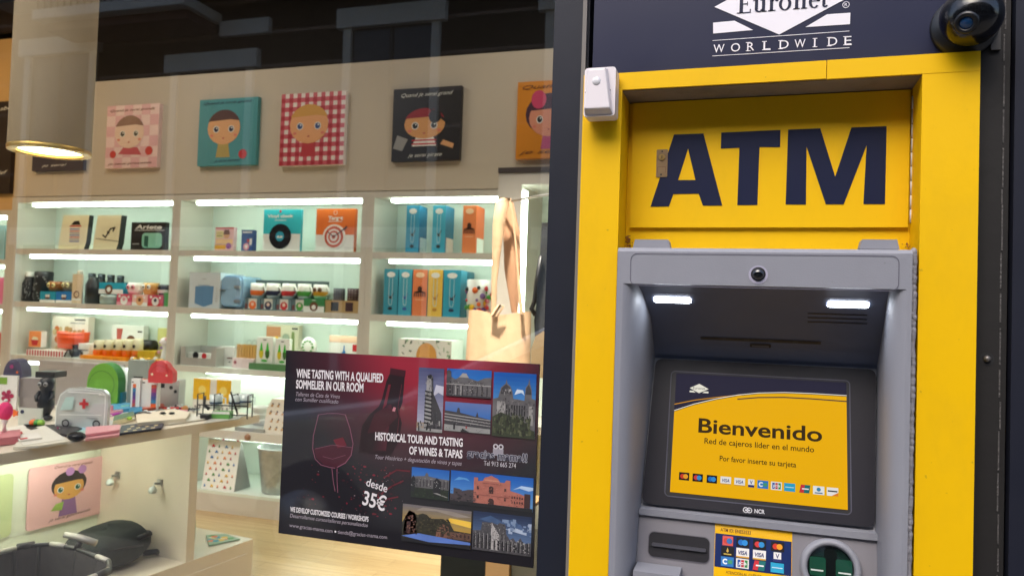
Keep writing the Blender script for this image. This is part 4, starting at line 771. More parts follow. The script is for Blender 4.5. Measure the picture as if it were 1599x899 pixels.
# silver chains heap
P, s_ = stand(279, 640); i = MB()
for k in range(70):
    x, y = random.gauss(0, 13)*s_, random.gauss(0, .02); z = max(.004, (8-abs(x/s_)*.28)*s_*random.random()); i.ball((x, y, z), random.uniform(1.6, 3.2)*s_, random.choice([SIL, mat('dark foil', (60, 62, 64), .2, metal=.8), GLS]), n=8)
put(i, 'bead_heap', 'heap of silver and black glass beads on table', 'beads', P)
# flat goods: outline in pixels on the table top, with a thickness
def slab(name, label, cat, pts, m, t=.008, z=ZZ, deco=None, grp=None, side=None):
    W3 = [atz(x, y, z) for x, y in pts]; c_ = sum(W3, Vector())/len(W3); q = MB(); n_ = len(W3)
    V = [(p.x-c_.x, p.y-c_.y, 0) for p in W3]+[(p.x-c_.x, p.y-c_.y, t) for p in W3]
    if sum(V[k][0]*V[(k+1) % n_][1]-V[(k+1) % n_][0]*V[k][1] for k in range(n_)) < 0: V = V[:n_][::-1]+V[n_:][::-1]
    q.add(V, [range(n_, 2*n_)], m); q.add(V, [(k, (k+1) % n_, n_+(k+1) % n_, n_+k) for k in range(n_)]+[range(n_-1, -1, -1)], side or m)
    if deco:
        for poly, mm in deco: q.add([((atz(x, y, z)-c_).x, (atz(x, y, z)-c_).y, t+.0008) for x, y in poly], [range(len(poly))], mm)
    return tag(q.build(name, loc=c_, bevel=.0015, seg=1), label, cat, grp)
slab('gift_set', 'pink gift box with white figure at left table edge', 'box', [(-30, 700), (31, 692), (31, 681), (-30, 688)], ink(206, 120, 130), .028)
P, s_ = stand(6, 686); P.z += .03; i = MB(); i.lathe([(0, 0), (3*s_, 0), (2*s_, 10*s_), (5*s_, 16*s_), (4*s_, 20*s_)], W_, n=14); i.ball((0, 0, 32*s_), 11*s_, mat('hot pink fluff', (230, 60, 120), .9, bump=.8, bscale=60), sz=1.35, sy=.8); i.ball((0, 0, 48*s_), 3*s_, W_, n=8); put(i, 'lollipop_figure', 'pink and white lollipop ornament on pink box', 'ornament', P)
wp = ink(232, 228, 218)
slab('booklet', 'white printed bag with black handles lying near left table edge', 'bag', [(8, 672), (62, 663), (104, 690), (36, 700)], wp, .012, deco=[([(40, 672), (52, 670), (60, 673), (48, 676)], BK), ([(22, 680), (34, 678), (36, 682), (24, 684)], RED)])
slab('booklet', 'thin white booklet on lower edge of the table', 'booklet', [(20, 702), (60, 700), (106, 693), (106, 690), (66, 688), (26, 694)], ink(226, 220, 204), .01)
slab('foil_pouch', 'dark patterned pouch lying beside the clear pouch', 'pouch', [(56, 668), (104, 664), (128, 672), (104, 682), (78, 678)], mat('black print pouch', (48, 44, 48), .5, var=.6, scale=60), .010)
P, s_ = stand(119, 688); i = MB(); i.ball((0, 0, 7*s_), 14*s_, mat('crumpled black foil', (40, 40, 42), .18, metal=.6, bump=1, bscale=40), sz=.55, sy=.8); put(i, 'foil_pouch', 'crumpled shiny black foil packet at table edge', 'packet', P)
for k in range(2):
    slab('notebook', ('lower pink notebook under a matching pink one', 'upper pink notebook on a matching pink one')[k], 'notebook', [(133, 689-k*7.5), (186, 682-k*7.5), (188, 673-k*7), (134, 677-k*7)], ink(226, 160, 168), .010, z=ZZ+k*.0125, grp='two pink notebooks at table edge')
slab('blue_folder', 'pale blue printed folders in middle of table', 'folder', [(96, 667), (150, 656), (180, 660), (150, 672), (120, 674)], ink(150, 196, 214), .006)
nv = ink(34, 40, 62)
slab('pouch', 'navy pouch with small yellow fish dots at table edge', 'pouch', [(184, 680), (252, 671), (256, 664), (236, 661), (190, 667)], nv, .009, deco=[([(194+k*14+r*5, 678-k*1.9-r*4), (200+k*14+r*5, 677-k*1.9-r*4), (199+k*14+r*5, 675.6-k*1.9-r*4), (193+k*14+r*5, 676.6-k*1.9-r*4)], ink(220, 200, 150)) for k in range(4) for r in range(3)])
slab('notebook', 'thick cream notebook with green cover behind navy pouch', 'notebook', [(176, 665), (210, 656), (208, 649), (178, 656)], ink(90, 120, 90), .022, side=CRM)
slab('pouch', 'cream cotton pouch printed with black spectacles', 'pouch', [(214, 668), (290, 660), (297, 650), (270, 645), (212, 654)], mat('cream cotton', (226, 216, 196), .85, bump=.2, bscale=120), .022, deco=[(ell(254+q, 652.5, 5, 2.2, 14), BK) for q in (0, 14)]+[(ell(254+q, 652.5, 3.8, 1.5, 14), wp) for q in (0, 14)])
slab('dotted_case', 'black and white dotted flat case in middle of table', 'case', [(208, 650), (252, 641), (262, 645), (218, 654)], mat('spotted print', (120, 116, 110), .6, var=.9, scale=150), .012)
slab('tray', 'rusty red flat tray in front of white cartons', 'tray', [(222, 645), (256, 640), (254, 633), (222, 637)], ink(176, 80, 50), .02)
slab('folder', 'stack of sky blue cards behind red tray', 'cards', [(166, 646), (222, 641), (218, 632), (176, 634)], ink(90, 170, 210), .018)
slab('folder', 'blue acrylic tray of cards beside red tray', 'tray', [(200, 652), (222, 648), (222, 640), (202, 642)], ink(30, 130, 170), .02)
slab('card_pack', 'pink and white card packs left of blue cards', 'cards', [(132, 652), (192, 645), (184, 636), (140, 640)], ink(222, 170, 190), .016, deco=[([(150, 647), (176, 644), (172, 640), (150, 642)], W_)])
for k, (a, c) in enumerate((((110, 660), (148, 651)), ((156, 652), (190, 644)))):
    A = atz(*a, ZZ+.012); B = atz(*c, ZZ+.018); q = MB().tube([Vector((0, 0, 0)), (B-A)*.8, B-A], [.006, .007, .0025], mat('violet plastic', (190, 60, 190), .35)); tag(q.build('felt_pen', loc=A), ('violet felt pen lying in front of clear pouch', 'violet felt pen lying on pink cards')[k], 'pen', 'violet pens on the table')
P, s_ = stand(96, 668); i = MB()
for k in range(3): i.ball((-40*s_+k*6*s_, -.02, 8*s_), 6*s_, (ORG, GRN, ink(150, 200, 70))[k], sz=.9, n=10)
i.box(-66*s_, -.01, 0, -30*s_, .0, 30*s_, mat('clear blister', (206, 210, 200), .1, coat=1)); i.disc(-60*s_, 24*s_, 3*s_, NAVY, .0115); put(i, 'blister_pack', 'clear blister pack with green star and orange toys', 'pack', P)
FR = ink(206, 214, 216)
slab('card_pack', 'clear pack with pink strip lying between pens and pink notebooks', 'pack', [(140, 664), (176, 658), (184, 664), (150, 670)], FR, .007, deco=[([(148, 665), (170, 661), (172, 663), (150, 667)], PINK)])
slab('card_pack', 'clear pack with blue strip beside the dotted case', 'pack', [(188, 648), (206, 645), (210, 651), (192, 654)], FR, .01, deco=[([(192, 649), (204, 647), (205, 649), (193, 651)], BLUE2)])
slab('booklet', 'small mint booklet behind the crumpled foil packet', 'booklet', [(118, 676), (140, 672), (146, 678), (124, 683)], ink(170, 206, 196), .007)
slab('booklet', 'small black and white comic booklet left of dark pouch', 'booklet', [(36, 667), (62, 662), (72, 668), (44, 673)], mat('comic print', (150, 148, 146), .6, var=.9, scale=90), .012)
slab('booklet', 'white booklet with red corner beside pink lollipop box', 'booklet', [(24, 682), (58, 677), (66, 685), (30, 690)], ink(236, 232, 226), .006, z=ZZ+.013, deco=[([(30, 687), (42, 685), (44, 687), (32, 689)], RED)])
slab('pencil_set', 'red and brown pencils lying before the bead heap', 'pencils', [(252, 640), (296, 636), (298, 639), (254, 643)], ink(170, 60, 50), .008, deco=[([(252, 641), (296, 637), (296, 638), (252, 642)], ink(214, 170, 120))])
slab('leaflet_stack', 'white leaflets under spectacle pouch at table right', 'leaflets', [(262, 664), (322, 655), (326, 649), (290, 648)], ink(222, 218, 208), .006)
slab('leaflet_stack', 'grey leaflet under wire mug rack', 'leaflets', [(318, 662), (372, 655), (384, 648), (330, 652)], ink(186, 184, 178), .004, z=ZZ-.001)
P, s_ = stand(272, 641); i = MB(); i.tube([(-18*s_, 0, 3*s_), (14*s_, 0, 4*s_)], 2.4*s_, ink(206, 60, 50)); i.ball((17*s_, 0, 4*s_), 5*s_, ink(190, 130, 60), n=10); put(i, 'rattle', 'red wooden stick toy with brown ball end', 'toy', P)
P, s_ = stand(172, 634); i = MB(); i.tube([(-8*s_, 0, 26*s_), (12*s_, 0, 29*s_)], 1.7*s_, W_); i.tube([(-6*s_, 0, 0), (-7*s_, 0, 26*s_)], 5*s_, FR); put(i, 'toothbrush_cup', 'frosted cup with white brush before green backpack', 'cup', P)
P, s_ = stand(152, 646); i = MB()
for k in range(16): i.box((random.random()*26-13)*s_, -.01+random.random()*.02, 0, (random.random()*26-5)*s_, .012+random.random()*.02, (4+random.random()*14)*s_, random.choice([FR, W_, PINK, ink(190, 200, 226), ink(214, 150, 190)]))
put(i, 'packet_heap', 'heap of clear and pink packets right of first aid pouch', 'packets', P)
P, s_ = stand(226, 652); i = MB(); i.tube([(-12*s_, 0, 2*s_), (0, .01, 7*s_), (12*s_, 0, 2*s_)], 1.2*s_, SIL); i.tube([(-10*s_, 0, 2*s_), (10*s_, -.01, 3*s_)], 1.4*s_, BK); put(i, 'keyring', 'silver and black keyring on dotted case', 'keyring', P+Vector((0, 0, .012)))
P, s_ = stand(45, 664); i = MB(); i.ring(0, 14*s_, 8*s_, 6*s_, BK, .004); i.M = Matrix.Rotation(1.1, 4, 'X'); i.ring(8*s_, 6*s_, 7*s_, 5.4*s_, BK, .004); i.box(-10*s_, 0, 0, 12*s_, .006, 5*s_, FR); put(i, 'cable_pack', 'black looped cable pack beside blister pack', 'cable', P)
for k, (px, py, c_, lb) in enumerate(((22, 652, ORG, 'orange star eraser at left end of table'), (36, 655, GRN, 'green leaf eraser beside orange star'), (46, 659, ink(240, 220, 90), 'yellow round eraser beside green leaf'))):
    P, s_ = stand(px, py); i = MB(); i.prism([(0+6*s_*(1 if j % 2 else .55)*cos(j*pi/5), 7*s_+6*s_*(1 if j % 2 else .55)*sin(j*pi/5)) for j in range(10)], -.01, 0, c_); put(i, 'eraser', lb, 'eraser', P)
tbox('card_box', 'small white box with green label behind felt pens', 118, 134, 640, 656, W_, d=.03, deco=lambda i: (i.R(.1, .2, .9, .55, GRN), i.R(.2, .7, .8, .8, GREY)))
tbox('card_box', 'small coral box left of red tray', 205, 221, 628, 640, ink(222, 120, 100), d=.04)
PK = [('coral', (226, 110, 90)), ('mint', (150, 210, 186)), ('lilac', (186, 160, 210)), ('mustard', (204, 164, 50)), ('sky blue', (120, 180, 224)), ('rose', (230, 150, 170)), ('charcoal', (60, 60, 64)), ('ivory', (236, 230, 212)), ('brick red', (160, 64, 48)), ('olive', (120, 126, 70)), ('teal', (30, 130, 136)), ('magenta', (196, 50, 120)), ('silver grey', (170, 172, 174)), ('orange', (236, 140, 50)), ('navy', (40, 50, 86)), ('lime', (160, 200, 70))]
PX = [(176, 638), (196, 640), (212, 634), (232, 632), (258, 634), (282, 647), (300, 644), (168, 654), (150, 659), (128, 662), (108, 663), (90, 673), (240, 648), (266, 646), (220, 660), (202, 659)]
for k, ((cn, rgb), (px, py)) in enumerate(zip(PK, PX)):
    P, s_ = stand(px, py); P.z += .010; i = MB(); ww, dd, hh = random.uniform(9, 17)*s_, random.uniform(.02, .05), random.uniform(1.2, 5)*s_; kind = k % 4
    if kind == 0: i.box(-ww/2, 0, 0, ww/2, dd, hh, ink(*rgb), top=W_); i.rect(-ww*.3, hh*.3, ww*.3, hh*.7, W_, .001)
    elif kind == 1: i.tube([(-ww*.6, 0, hh*.5), (ww*.6, dd*.5, hh*.5)], hh*.42, ink(*rgb)); i.tube([(ww*.6, dd*.5, hh*.5), (ww*.72, dd*.6, hh*.5)], hh*.3, BK)
    elif kind == 2: i.box(-ww/2, 0, 0, ww/2, dd, hh*.5, FR); i.box(-ww*.4, .004, hh*.5+.0005, ww*.4, dd-.004, hh*.5+.006, ink(*rgb)); i.rect(-ww*.5, hh*.1, ww*.5, hh*.3, ink(*rgb), .001)
    else: i.ball((0, 0, hh*.6), hh*.6, ink(*rgb), sx=1.5, n=10); i.ball((hh*1.1, .005, hh*.4), hh*.35, W_, n=8)
    put(i, ('card_box', 'lip_balm', 'blister_pack', 'squeeze_toy')[kind], 'small %s %s among the heaped goods on the table' % (cn, ('card box', 'tube with black cap', 'blister pack', 'rounded toy')[kind]), ('box', 'tube', 'pack', 'toy')[kind], P, YAW+random.uniform(-.7, .7), 'small goods heaped on the table')
# glass mug rack at the far end
g0, s_ = stand(352, 652); q = MB(); u = s_
g = empty('mug_rack', g0, 'black wire rack with clear glass mugs at table end', 'rack', rot=YAW)
for x in (-42, -16, 12, 36):
    q.tube([(x*u, -.02, 0), (x*u, -.02, 36*u), (x*u, .05, 36*u), (x*u, .05, 0)], 1.1*u, BK, 6)
for z in (6, 20): q.tube([(-42*u, -.022, z*u), (36*u, -.022, z*u)], 1.0*u, BK, 6)
q.tube([(10*u, -.03, 42*u), (22*u, -.03, 8*u)], 1.5*u, BK, 6); q.tube([(-30*u, -.03, 34*u), (-30*u, -.03, 20*u), (-22*u, -.03, 14*u)], 2.6*u, BK, 6); q.build('wire_frame', g)
P2, s2 = stand(338, 652)
for k, (px, z_) in enumerate(((332, 12), (362, 12), (378, 14))):
    P = atz(px, 650, ZZ); r = 10*s_; i = MB(); i.lathe([(0, 0), (r*.9, 0), (r, 22*s_), (r*.94, 22*s_), (r*.85, 2*s_), (0, 2*s_)], GLS, n=20); i.tube([(r, 0, 18*s_), (r*1.5, 0, 16*s_), (r*1.5, 0, 7*s_), (r, 0, 4*s_)], 1.3*s_, GLS); i.lathe([(r*1.01, 8*s_), (r*1.012, 11*s_)], mat('blue glass print', (60, 80, 110), .3))
    tag(i.build('glass_mug', loc=(P.x, P.y+.02, ZZ+z_*s_), rot=YAW), ('clear glass mug at left of black wire rack', 'clear glass mug in middle of black wire rack', 'clear glass mug tilted at right end of rack')[k], 'mug', 'glass mugs in the wire rack')
tbox('soap_box', 'small green and white box under glass mugs', 330, 358, 642, 654, ink(96, 160, 76), d=.05, deco=lambda i: i.R(0, .7, 1, 1, W_))
tbox('clip_box', 'small black clip lying left of green soap box', 312, 326, 647, 655, BK, d=.03)

# ================================================================ WINDOW GOODS: TOTES, PLINTH
YT = 2.05
lea = mat('pale tan suede', (216, 182, 148), .7, var=.16, scale=5, bump=.35, bscale=16, hue=(1, .97, .9)); lea2 = mat('suede lining', (196, 150, 116), .85)
A = at(732, 486, YT); B = at(828, 490, YT); bot = at(740, 585, YT); w_ = B.x-A.x; zt = (A.z+B.z)/2; h_ = zt-bot.z
rz = at(797, 316, YT).z
g = empty('tote_bag', ((A.x+B.x)/2, YT, bot.z), 'pale tan suede tote bag hanging by its long handle', 'tote bag')
n_ = 12; V = []; fs = []
for j in range(9):
    for k in range(n_+1):
        u, v = k/n_, j/8; bul = .045*sin(pi*u)**.6*(1-.55*v)+.006*sin(u*17+v*3)*(1-v*.4)
        V.append(((u-.5)*w_*(1+.05*(1-v)), -bul, v*h_+.010*sin(u*7+1)*v))
m0 = len(V); V += [(x, -y*.8+.012, z) for x, y, z in V]
fs = [(j*(n_+1)+k, j*(n_+1)+k+1, (j+1)*(n_+1)+k+1, (j+1)*(n_+1)+k) for j in range(8) for k in range(n_)]; fs += [tuple(m0+i_ for i_ in f[::-1]) for f in fs]
for j in range(8):
    for k in (0, n_): a_, b_ = j*(n_+1)+k, (j+1)*(n_+1)+k; fs.append((a_, b_, m0+b_, m0+a_) if k == 0 else (b_, a_, m0+a_, m0+b_))
fs += [(k, m0+k, m0+k+1, k+1) for k in range(n_)]
q = MB(); q.add(V, fs, lea, True); q.build('bag_body', g)
def strip(pts, wd, m, name, y):             # flat leather strap through (x,z) points, wd = widths
    q = MB(); V = []
    for (x, z), w2 in zip(pts, wd):
        for dy in (0, .004): V += [(x-w2/2, y-dy, z), (x+w2/2, y-dy, z)]
    n2 = len(pts); fs = []
    for j in range(n2-1):
        a_ = j*4; b_ = a_+4; fs += [(a_+2, a_+3, b_+3, b_+2), (a_+1, a_, b_, b_+1), (a_, a_+2, b_+2, b_), (a_+3, a_+1, b_+1, b_+3)]
    q.add(V, fs, m, True); q.build(name, g)
gx, gz = (A.x+B.x)/2, bot.z
def tp(px, py): p = at(px, py, YT-.05); return p.x-gx, p.z-gz
strip([tp(*p) for p in ((771, 494), (772, 440), (775, 400), (779, 350), (784, 318), (787, 311), (792, 309))], [w_*.085, w_*.09, w_*.13, w_*.19, w_*.20, w_*.14, w_*.1], lea, 'handle', -.05)
strip([tp(*p) for p in ((794, 310), (799, 330), (804, 370), (809, 430), (814, 490))], [w_*.08, w_*.03, w_*.03, w_*.04, w_*.06], lea, 'handle', -.045)
strip([tp(*p) for p in ((789, 312), (791, 360), (793, 420), (796, 488))], [.03, .085, .085, .03], lea2, 'handle_back', .03)
strip([tp(*p) for p in ((770, 492), (781, 476), (787, 478), (776, 494))], [.02, .02, .012, .012], lea, 'tie', -.055)
Pr = Vector((at(797, 316, YT).x, YT-.03, rz)); Pe = at(900, 296, 1.75)
q = MB().tube([Vector((0, 0, 0))+Vector((-.03, .02, 0)), Pe-Pr], .006, SIL, 10); tag(q.build('hanging_rod', loc=Pr), 'thin steel rod holding the tan tote by its handle', 'rod')
# black bag at the window frame
YB = 1.9; i = MB(); q = [at(x, y, YB) for x, y in ((846, 348), (880, 346), (880, 545), (836, 545), (834, 500), (838, 470), (843, 400))]; c_ = q[3]
i.prism([(p.x-c_.x, p.z-c_.z) for p in q][::-1], -.05, 0, mat('black bag fabric', (44, 46, 48), .8, bump=.4, bscale=30)); o = tag(i.build('shoulder_bag', loc=(c_.x, YB, c_.z), bevel=.008), 'black fabric bag hanging beside dark window frame', 'bag')
q = [at(x, y, YB-.02) for x, y in ((845, 400), (838, 440), (835, 470), (830, 482), (836, 492))]; MB().tube([p-Vector((c_.x, YB, c_.z)) for p in q], .011, BK).build('strap', o)
q = [at(x, y, YB-.1) for x, y in ((829, 590), (829, 545), (836, 525), (848, 517), (880, 516), (880, 590))]; c_ = q[0]
tag(MB().prism([(p.x-c_.x, p.z-c_.z) for p in q][::-1], -.08, 0, mat('beige felt', (176, 150, 112), .9, bump=.2)).build('shoulder_bag', loc=(c_.x, YB-.1, c_.z), bevel=.015), 'beige rounded bag top just above the poster corner', 'bag')
# low plinths behind the poster foot
YP = 1.1
a_ = at(688, 885, YP); c_ = at(757, 885, YP); i = MB().box(a_.x, YP, FL, c_.x, YP+.5, at(720, 800, YP).z, mat('matt black plinth', (26, 30, 28), .8)); tag(i.build('plinth', bevel=.003), 'matt black display plinth below the wine poster', 'plinth')
d_ = at(795, 885, YP); e_ = at(820, 885, YP)
tag(MB().box(c_.x+.003, YP, FL, d_.x, YP+.45, at(720, 800, YP).z-.02, mat('tan cardboard', (206, 164, 112), .7)).build('plinth', bevel=.003), 'tan wooden display plinth beside the black one', 'plinth')
tag(MB().box(d_.x+.003, YP+.02, FL, e_.x+.2, YP+.4, at(720, 800, YP).z-.03, mat('grey card', (120, 116, 100), .8), front=mat('grey card', (0, 0, 0))).build('plinth', bevel=.003), 'narrow grey green plinth right of tan plinth', 'plinth')

# ================================================================ SHOP WINDOW
gm = bpy.data.materials.new('window glass'); gm.use_nodes = True; n = gm.node_tree.nodes; L = gm.node_tree.links; n.clear()
out = n.new('ShaderNodeOutputMaterial'); mixn = n.new('ShaderNodeMixShader'); tr = n.new('ShaderNodeBsdfTransparent'); gl = n.new('ShaderNodeBsdfGlossy'); gl.inputs['Roughness'].default_value = .004
tr.inputs['Color'].default_value = (.96, .97, .96, 1); ge = n.new('ShaderNodeNewGeometry'); dt = n.new('ShaderNodeVectorMath'); dt.operation = 'DOT_PRODUCT'
L.new(ge.outputs['Normal'], dt.inputs[0]); L.new(ge.outputs['Incoming'], dt.inputs[1])
def mth(op, a, b=None):
    m = n.new('ShaderNodeMath'); m.operation = op
    for k, x in enumerate((a, b)):
        if x is None: continue
        if isinstance(x, (int, float)): m.inputs[k].default_value = x
        else: L.new(x, m.inputs[k])
    return m.outputs[0]
fr = mth('ADD', mth('MULTIPLY', mth('POWER', mth('SUBTRACT', 1, mth('ABSOLUTE', dt.outputs['Value'])), 5), .915), .085)
L.new(fr, mixn.inputs[0]); L.new(tr.outputs[0], mixn.inputs[1]); L.new(gl.outputs[0], mixn.inputs[2]); L.new(mixn.outputs[0], out.inputs[0])
alu = mat('anthracite window frame', (27, 31, 43), .5, var=.12, scale=4, bump=.04, bscale=30, spec=.3)
xl = at(852, 450, -.02).x; xr = at(908, 450, -.02).x
g = empty('shop_window', (-2.5, 0, 0), 'large shop window pane in dark anthracite frame', 'window')
MB().box(-6.9, 0, .25, xl+.002, .008, 3.7, gm).build('glass_pane', g, world=True)
MB().box(xl, -.02, .0, xr, .06, 4.2, alu).box(xr-.012, -.03, 0, xr-.004, -.019, 4.2, mat('grey sealant', (120, 116, 112), .8)).build('jamb', g, world=True, bevel=.003)
MB().box(-6.9, -.02, .1, xl-.001, .06, .25, alu).build('bottom_rail', g, world=True, bevel=.003)
MB().box(-6.9, -.02, 3.7, xl-.001, .06, 3.85, alu).build('top_rail', g, world=True, bevel=.003)

# ================================================================ WINE POSTER ON THE GLASS
YQ = -.006
M = flat(YQ)
def pp(*pts): return pm(M, pts)
TLp, TRp, BRp, BLp = pp((448, 547), (845, 568), (830, 885), (434.5, 832))
U0, U1, V0, V1 = (TLp[0]+BLp[0])/2, (TRp[0]+BRp[0])/2, (BLp[1]+BRp[1])/2, (TLp[1]+TRp[1])/2
pmn = bpy.data.materials.new('poster print'); pmn.use_nodes = True; n = pmn.node_tree.nodes; L = pmn.node_tree.links; bs = n['Principled BSDF']
tc = n.new('ShaderNodeTexCoord'); mp = n.new('ShaderNodeMapping'); L.new(tc.outputs['Object'], mp.inputs[0])
cu, cv = U0+.60*(U1-U0), V1+.03
mp.vector_type = 'TEXTURE'; mp.inputs['Location'].default_value = (cu, 0, cv); mp.inputs['Scale'].default_value = (.36, 1, .30)
gr = n.new('ShaderNodeTexGradient'); gr.gradient_type = 'SPHERICAL'; L.new(mp.outputs[0], gr.inputs[0])
rp = n.new('ShaderNodeValToRGB'); e = rp.color_ramp.elements; e[0].position = 0; e[0].color = (lin(18), lin(15), lin(24), 1); e[1].position = .72; e[1].color = (lin(146), lin(30), lin(50), 1); k_ = e.new(.35); k_.color = (lin(66), lin(18), lin(34), 1)
L.new(gr.outputs['Fac'], rp.inputs[0]); L.new(rp.outputs[0], bs.inputs['Base Color']); bs.inputs['Roughness'].default_value = .5; bs.inputs['Coat Weight'].default_value = 1; bs.inputs['Coat Roughness'].default_value = .03; bs.inputs['Coat IOR'].default_value = 1.8
_gc = {}
def gi(r, g_, b):                            # glossy poster ink
    return mat('poster ink %d %d %d' % (r, g_, b), (r, g_, b), .5, var=.08, scale=30, coat=1)
def gw(r, g_, b, v=.35, sc=60): return mat('poster photo ink %d %d %d' % (r, g_, b), (r, g_, b), .5, var=v, scale=sc, coat=1)
pt = MB(); pt.M = M
pt.box(U0, -.001, V0, U1, .004, V1, ink(40, 24, 34), front=pmn)
def line_fit(t, a, c, h, col=None, **k):
    p0, p1 = pp(a, c); s_ = mpp(at(*a, YQ)); pt.text(t, p0, p1, h*s_, col or gi(226, 222, 224), .0022, **k)
# wine bottle
s1 = mpp(at(520, 700, YQ))
gl1 = gi(30, 10, 18); gl2 = gi(58, 14, 26); gl3 = gi(100, 26, 40)
pt.poly(pp((612, 576), (633, 580), (629, 628), (624, 640), (624, 646), (628, 660), (622, 690), (610, 712), (560, 706), (566, 664), (578, 646), (592, 634), (597, 622), (604, 594)), gl1, .0012)
pt.poly(pp((610, 574), (634, 578), (633, 588), (609, 584)), gl2, .0016); pt.poly(pp((585, 646), (600, 636), (618, 640), (622, 650), (600, 672), (574, 676)), gl2, .0015); pt.poly(pp((607, 600), (611, 600), (604, 632), (598, 638)), gl3, .0016); [pt.poly(pp((600+k*1.2, 640), (604+k*1.2, 630), (606+k*1.2, 640), (596+k*2, 668), (585+k*3, 704), (582+k*3, 702), (592+k*2, 664)), gi(40+k*5, 13+k, 22+k*2), .0013+k*.00003) for k in range(7)]; pt.line(pp((628, 600), (622, 634), (624, 650), (620, 686)), 1.0*s1, gi(92, 30, 44), .0018)
pt.poly(pp((615, 635), (619, 636), (617, 642), (613, 641)), gi(190, 120, 130), .0017)
# wine glass
lc = gi(128, 78, 98); s1 = mpp(at(520, 700, YQ))
for seg, t in (([(498, 647), (490, 680), (489, 700), (493, 716), (502, 725), (516, 729), (524, 730)], 1.3), ([(540, 647), (547, 668), (552, 692), (549, 710), (540, 722), (527, 729)], 1.4), ([(498, 647), (512, 645), (528, 645), (540, 647)], .8), ([(519, 731), (521, 750), (524, 766)], 1.2), ([(527, 731), (527, 750), (528, 768)], 1.2), ([(493, 700), (520, 694), (550, 698)], .7), ([(505, 712), (520, 716), (540, 710)], .6)): pt.line(pp(*seg), t*s1, lc, .0019)
pt.poly(pp((491, 700), (520, 694), (550, 698), (548, 712), (538, 723), (524, 729), (506, 725), (494, 714)), gi(64, 18, 34), .0014); pt.poly(pp((521, 686), (536, 682), (542, 695), (528, 699)), gi(96, 20, 38), .0016)
for k in range(150):
    t = random.random(); x = 462+random.random()*155; y = 720+random.random()*88
    if x < 560 and random.random() < .6: x += 70
    r = random.choice([.5, .7, 1, 1.6]); c_ = pp((x, y))[0]; pt.poly(ell(c_[0], c_[1], r*s1*random.uniform(.6, 2), r*s1, 7), random.choice([gl3, gl2, gi(130, 20, 46), gi(150, 130, 140)] if r < 1 else [gl3, gl2, gi(120, 20, 44)]), .0012+k*.000004)
for a, c in (((600, 745), (640, 735)), ((596, 770), (630, 750)), ((590, 790), (622, 775))): pt.line(pp(a, ((a[0]+c[0])/2, a[1]-12), c), 2.2*s1, gl3, .0019)
def photo(tl, br, top, bot, n_=15):
    (u0, v1), (u1, v0) = pp(tl, br)
    for k in range(n_):
        f = k/(n_-1); pt.rect(u0, v1-(v1-v0)*(k+1)/n_, u1, v1-(v1-v0)*k/n_, gw(*[int(a+(c-a)*f) for a, c in zip(top, bot)], .12, 25), .0024)
    fr_ = lambda pts: [(u0+(u1-u0)*a, v0+(v1-v0)*c) for a, c in pts]
    P_ = lambda pts, m, w=.003: pt.poly(fr_(pts), m, w)
    R_ = lambda a, c, d, e_, m, w=.003: pt.rect(u0+(u1-u0)*a, v0+(v1-v0)*c, u0+(u1-u0)*d, v0+(v1-v0)*e_, m, w)
    global D_
    def D_(n, a, c, d, e_, cols, sz=(.012, .03), w=.0042):
        for k in range(n):
            x, y = random.uniform(a, d), random.uniform(c, e_); dx, dy = random.uniform(*sz), random.uniform(*sz)*1.3
            R_(x, y, min(1, x+dx), min(1, y+dy), random.choice(cols), w+k*.000002)
    return P_, R_
g1, g2_, g3_, g4 = gw(96, 94, 96), gw(60, 58, 62), gw(150, 148, 146), gw(34, 34, 38)
P_, R_ = photo((655, 573), (691, 675), (70, 74, 110), (170, 170, 186))
P_([(.28, .0), (.3, .5), (.36, .8), (.45, .87), (.58, .84), (.62, .6), (.95, .3), (1, 0)], g2_); P_([(.3, .1), (.34, .8), (.45, .86), (.52, .8), (.56, .1)], g3_, .0033)
for k in range(9): P_([(.28, .12+k*.062), (.58, .10+k*.062), (.58, .13+k*.062), (.28, .15+k*.062)], g4, .0036)
P_([(.36, .84), (.36, .88), (.5, .9), (.58, .86), (.58, .82)], g4, .0036); R_(0, 0, 1, .05, g3_, .0038); R_(.0, .05, .28, .14, gw(150, 130, 110), .0036); D_(30, .3, .5, .55, .84, [g3_, g1], (.02, .04)); D_(40, .6, .05, .85, .3, [g2_, gw(78, 76, 80)]); D_(26, 0, 0, .95, .12, [g4, g1, g3_], (.02, .06)); P_([(.6, .55), (.8, .62), (1, .58), (1, .72), (.7, .74)], gw(190, 190, 204, .3, 30), .0026)
P_, R_ = photo((699, 574.5), (767, 622), (20, 90, 170), (70, 140, 200))
P_([(0, 0), (0, .9), (.06, .95), (.1, .7), (.2, .62), (.28, .7), (.36, .85), (.44, .84), (.5, .68), (.7, .6), (.85, .72), (1, .75), (1, 0)], g1); P_([(.28, .7), (.36, .86), (.44, .85), (.5, .7)], g3_, .0033)
for k in range(9): R_(.02+k*.11, .05, .05+k*.11, .4, g2_, .0034)
R_(0, .42, 1, .46, g3_, .0036); R_(.2, .05, .23, .4, g3_, .0038); R_(.32, .05, .35, .4, g3_, .0038); R_(0, 0, 1, .06, g2_, .0037); P_([(0, .1), (.12, .1), (.1, .9), (.04, .96), (0, .9)], g2_, .0035); D_(130, .02, .04, .97, .58, [g1, g2_, g4, g3_, gw(110, 104, 98)], (.008, .03))
P_, R_ = photo((696, 626), (766, 677), (90, 110, 160), (20, 100, 190))
P_([(0, 0), (0, .7), (.26, .66), (.28, .8), (.3, .82), (.32, .8), (.34, .65), (.68, .55), (.71, .72), (.74, .55), (1, .48), (1, 0)], g2_)
for k in range(3): P_([(0, .36+k*.1), (1, .24+k*.1), (1, .27+k*.1), (0, .40+k*.1)], g3_, .0034)
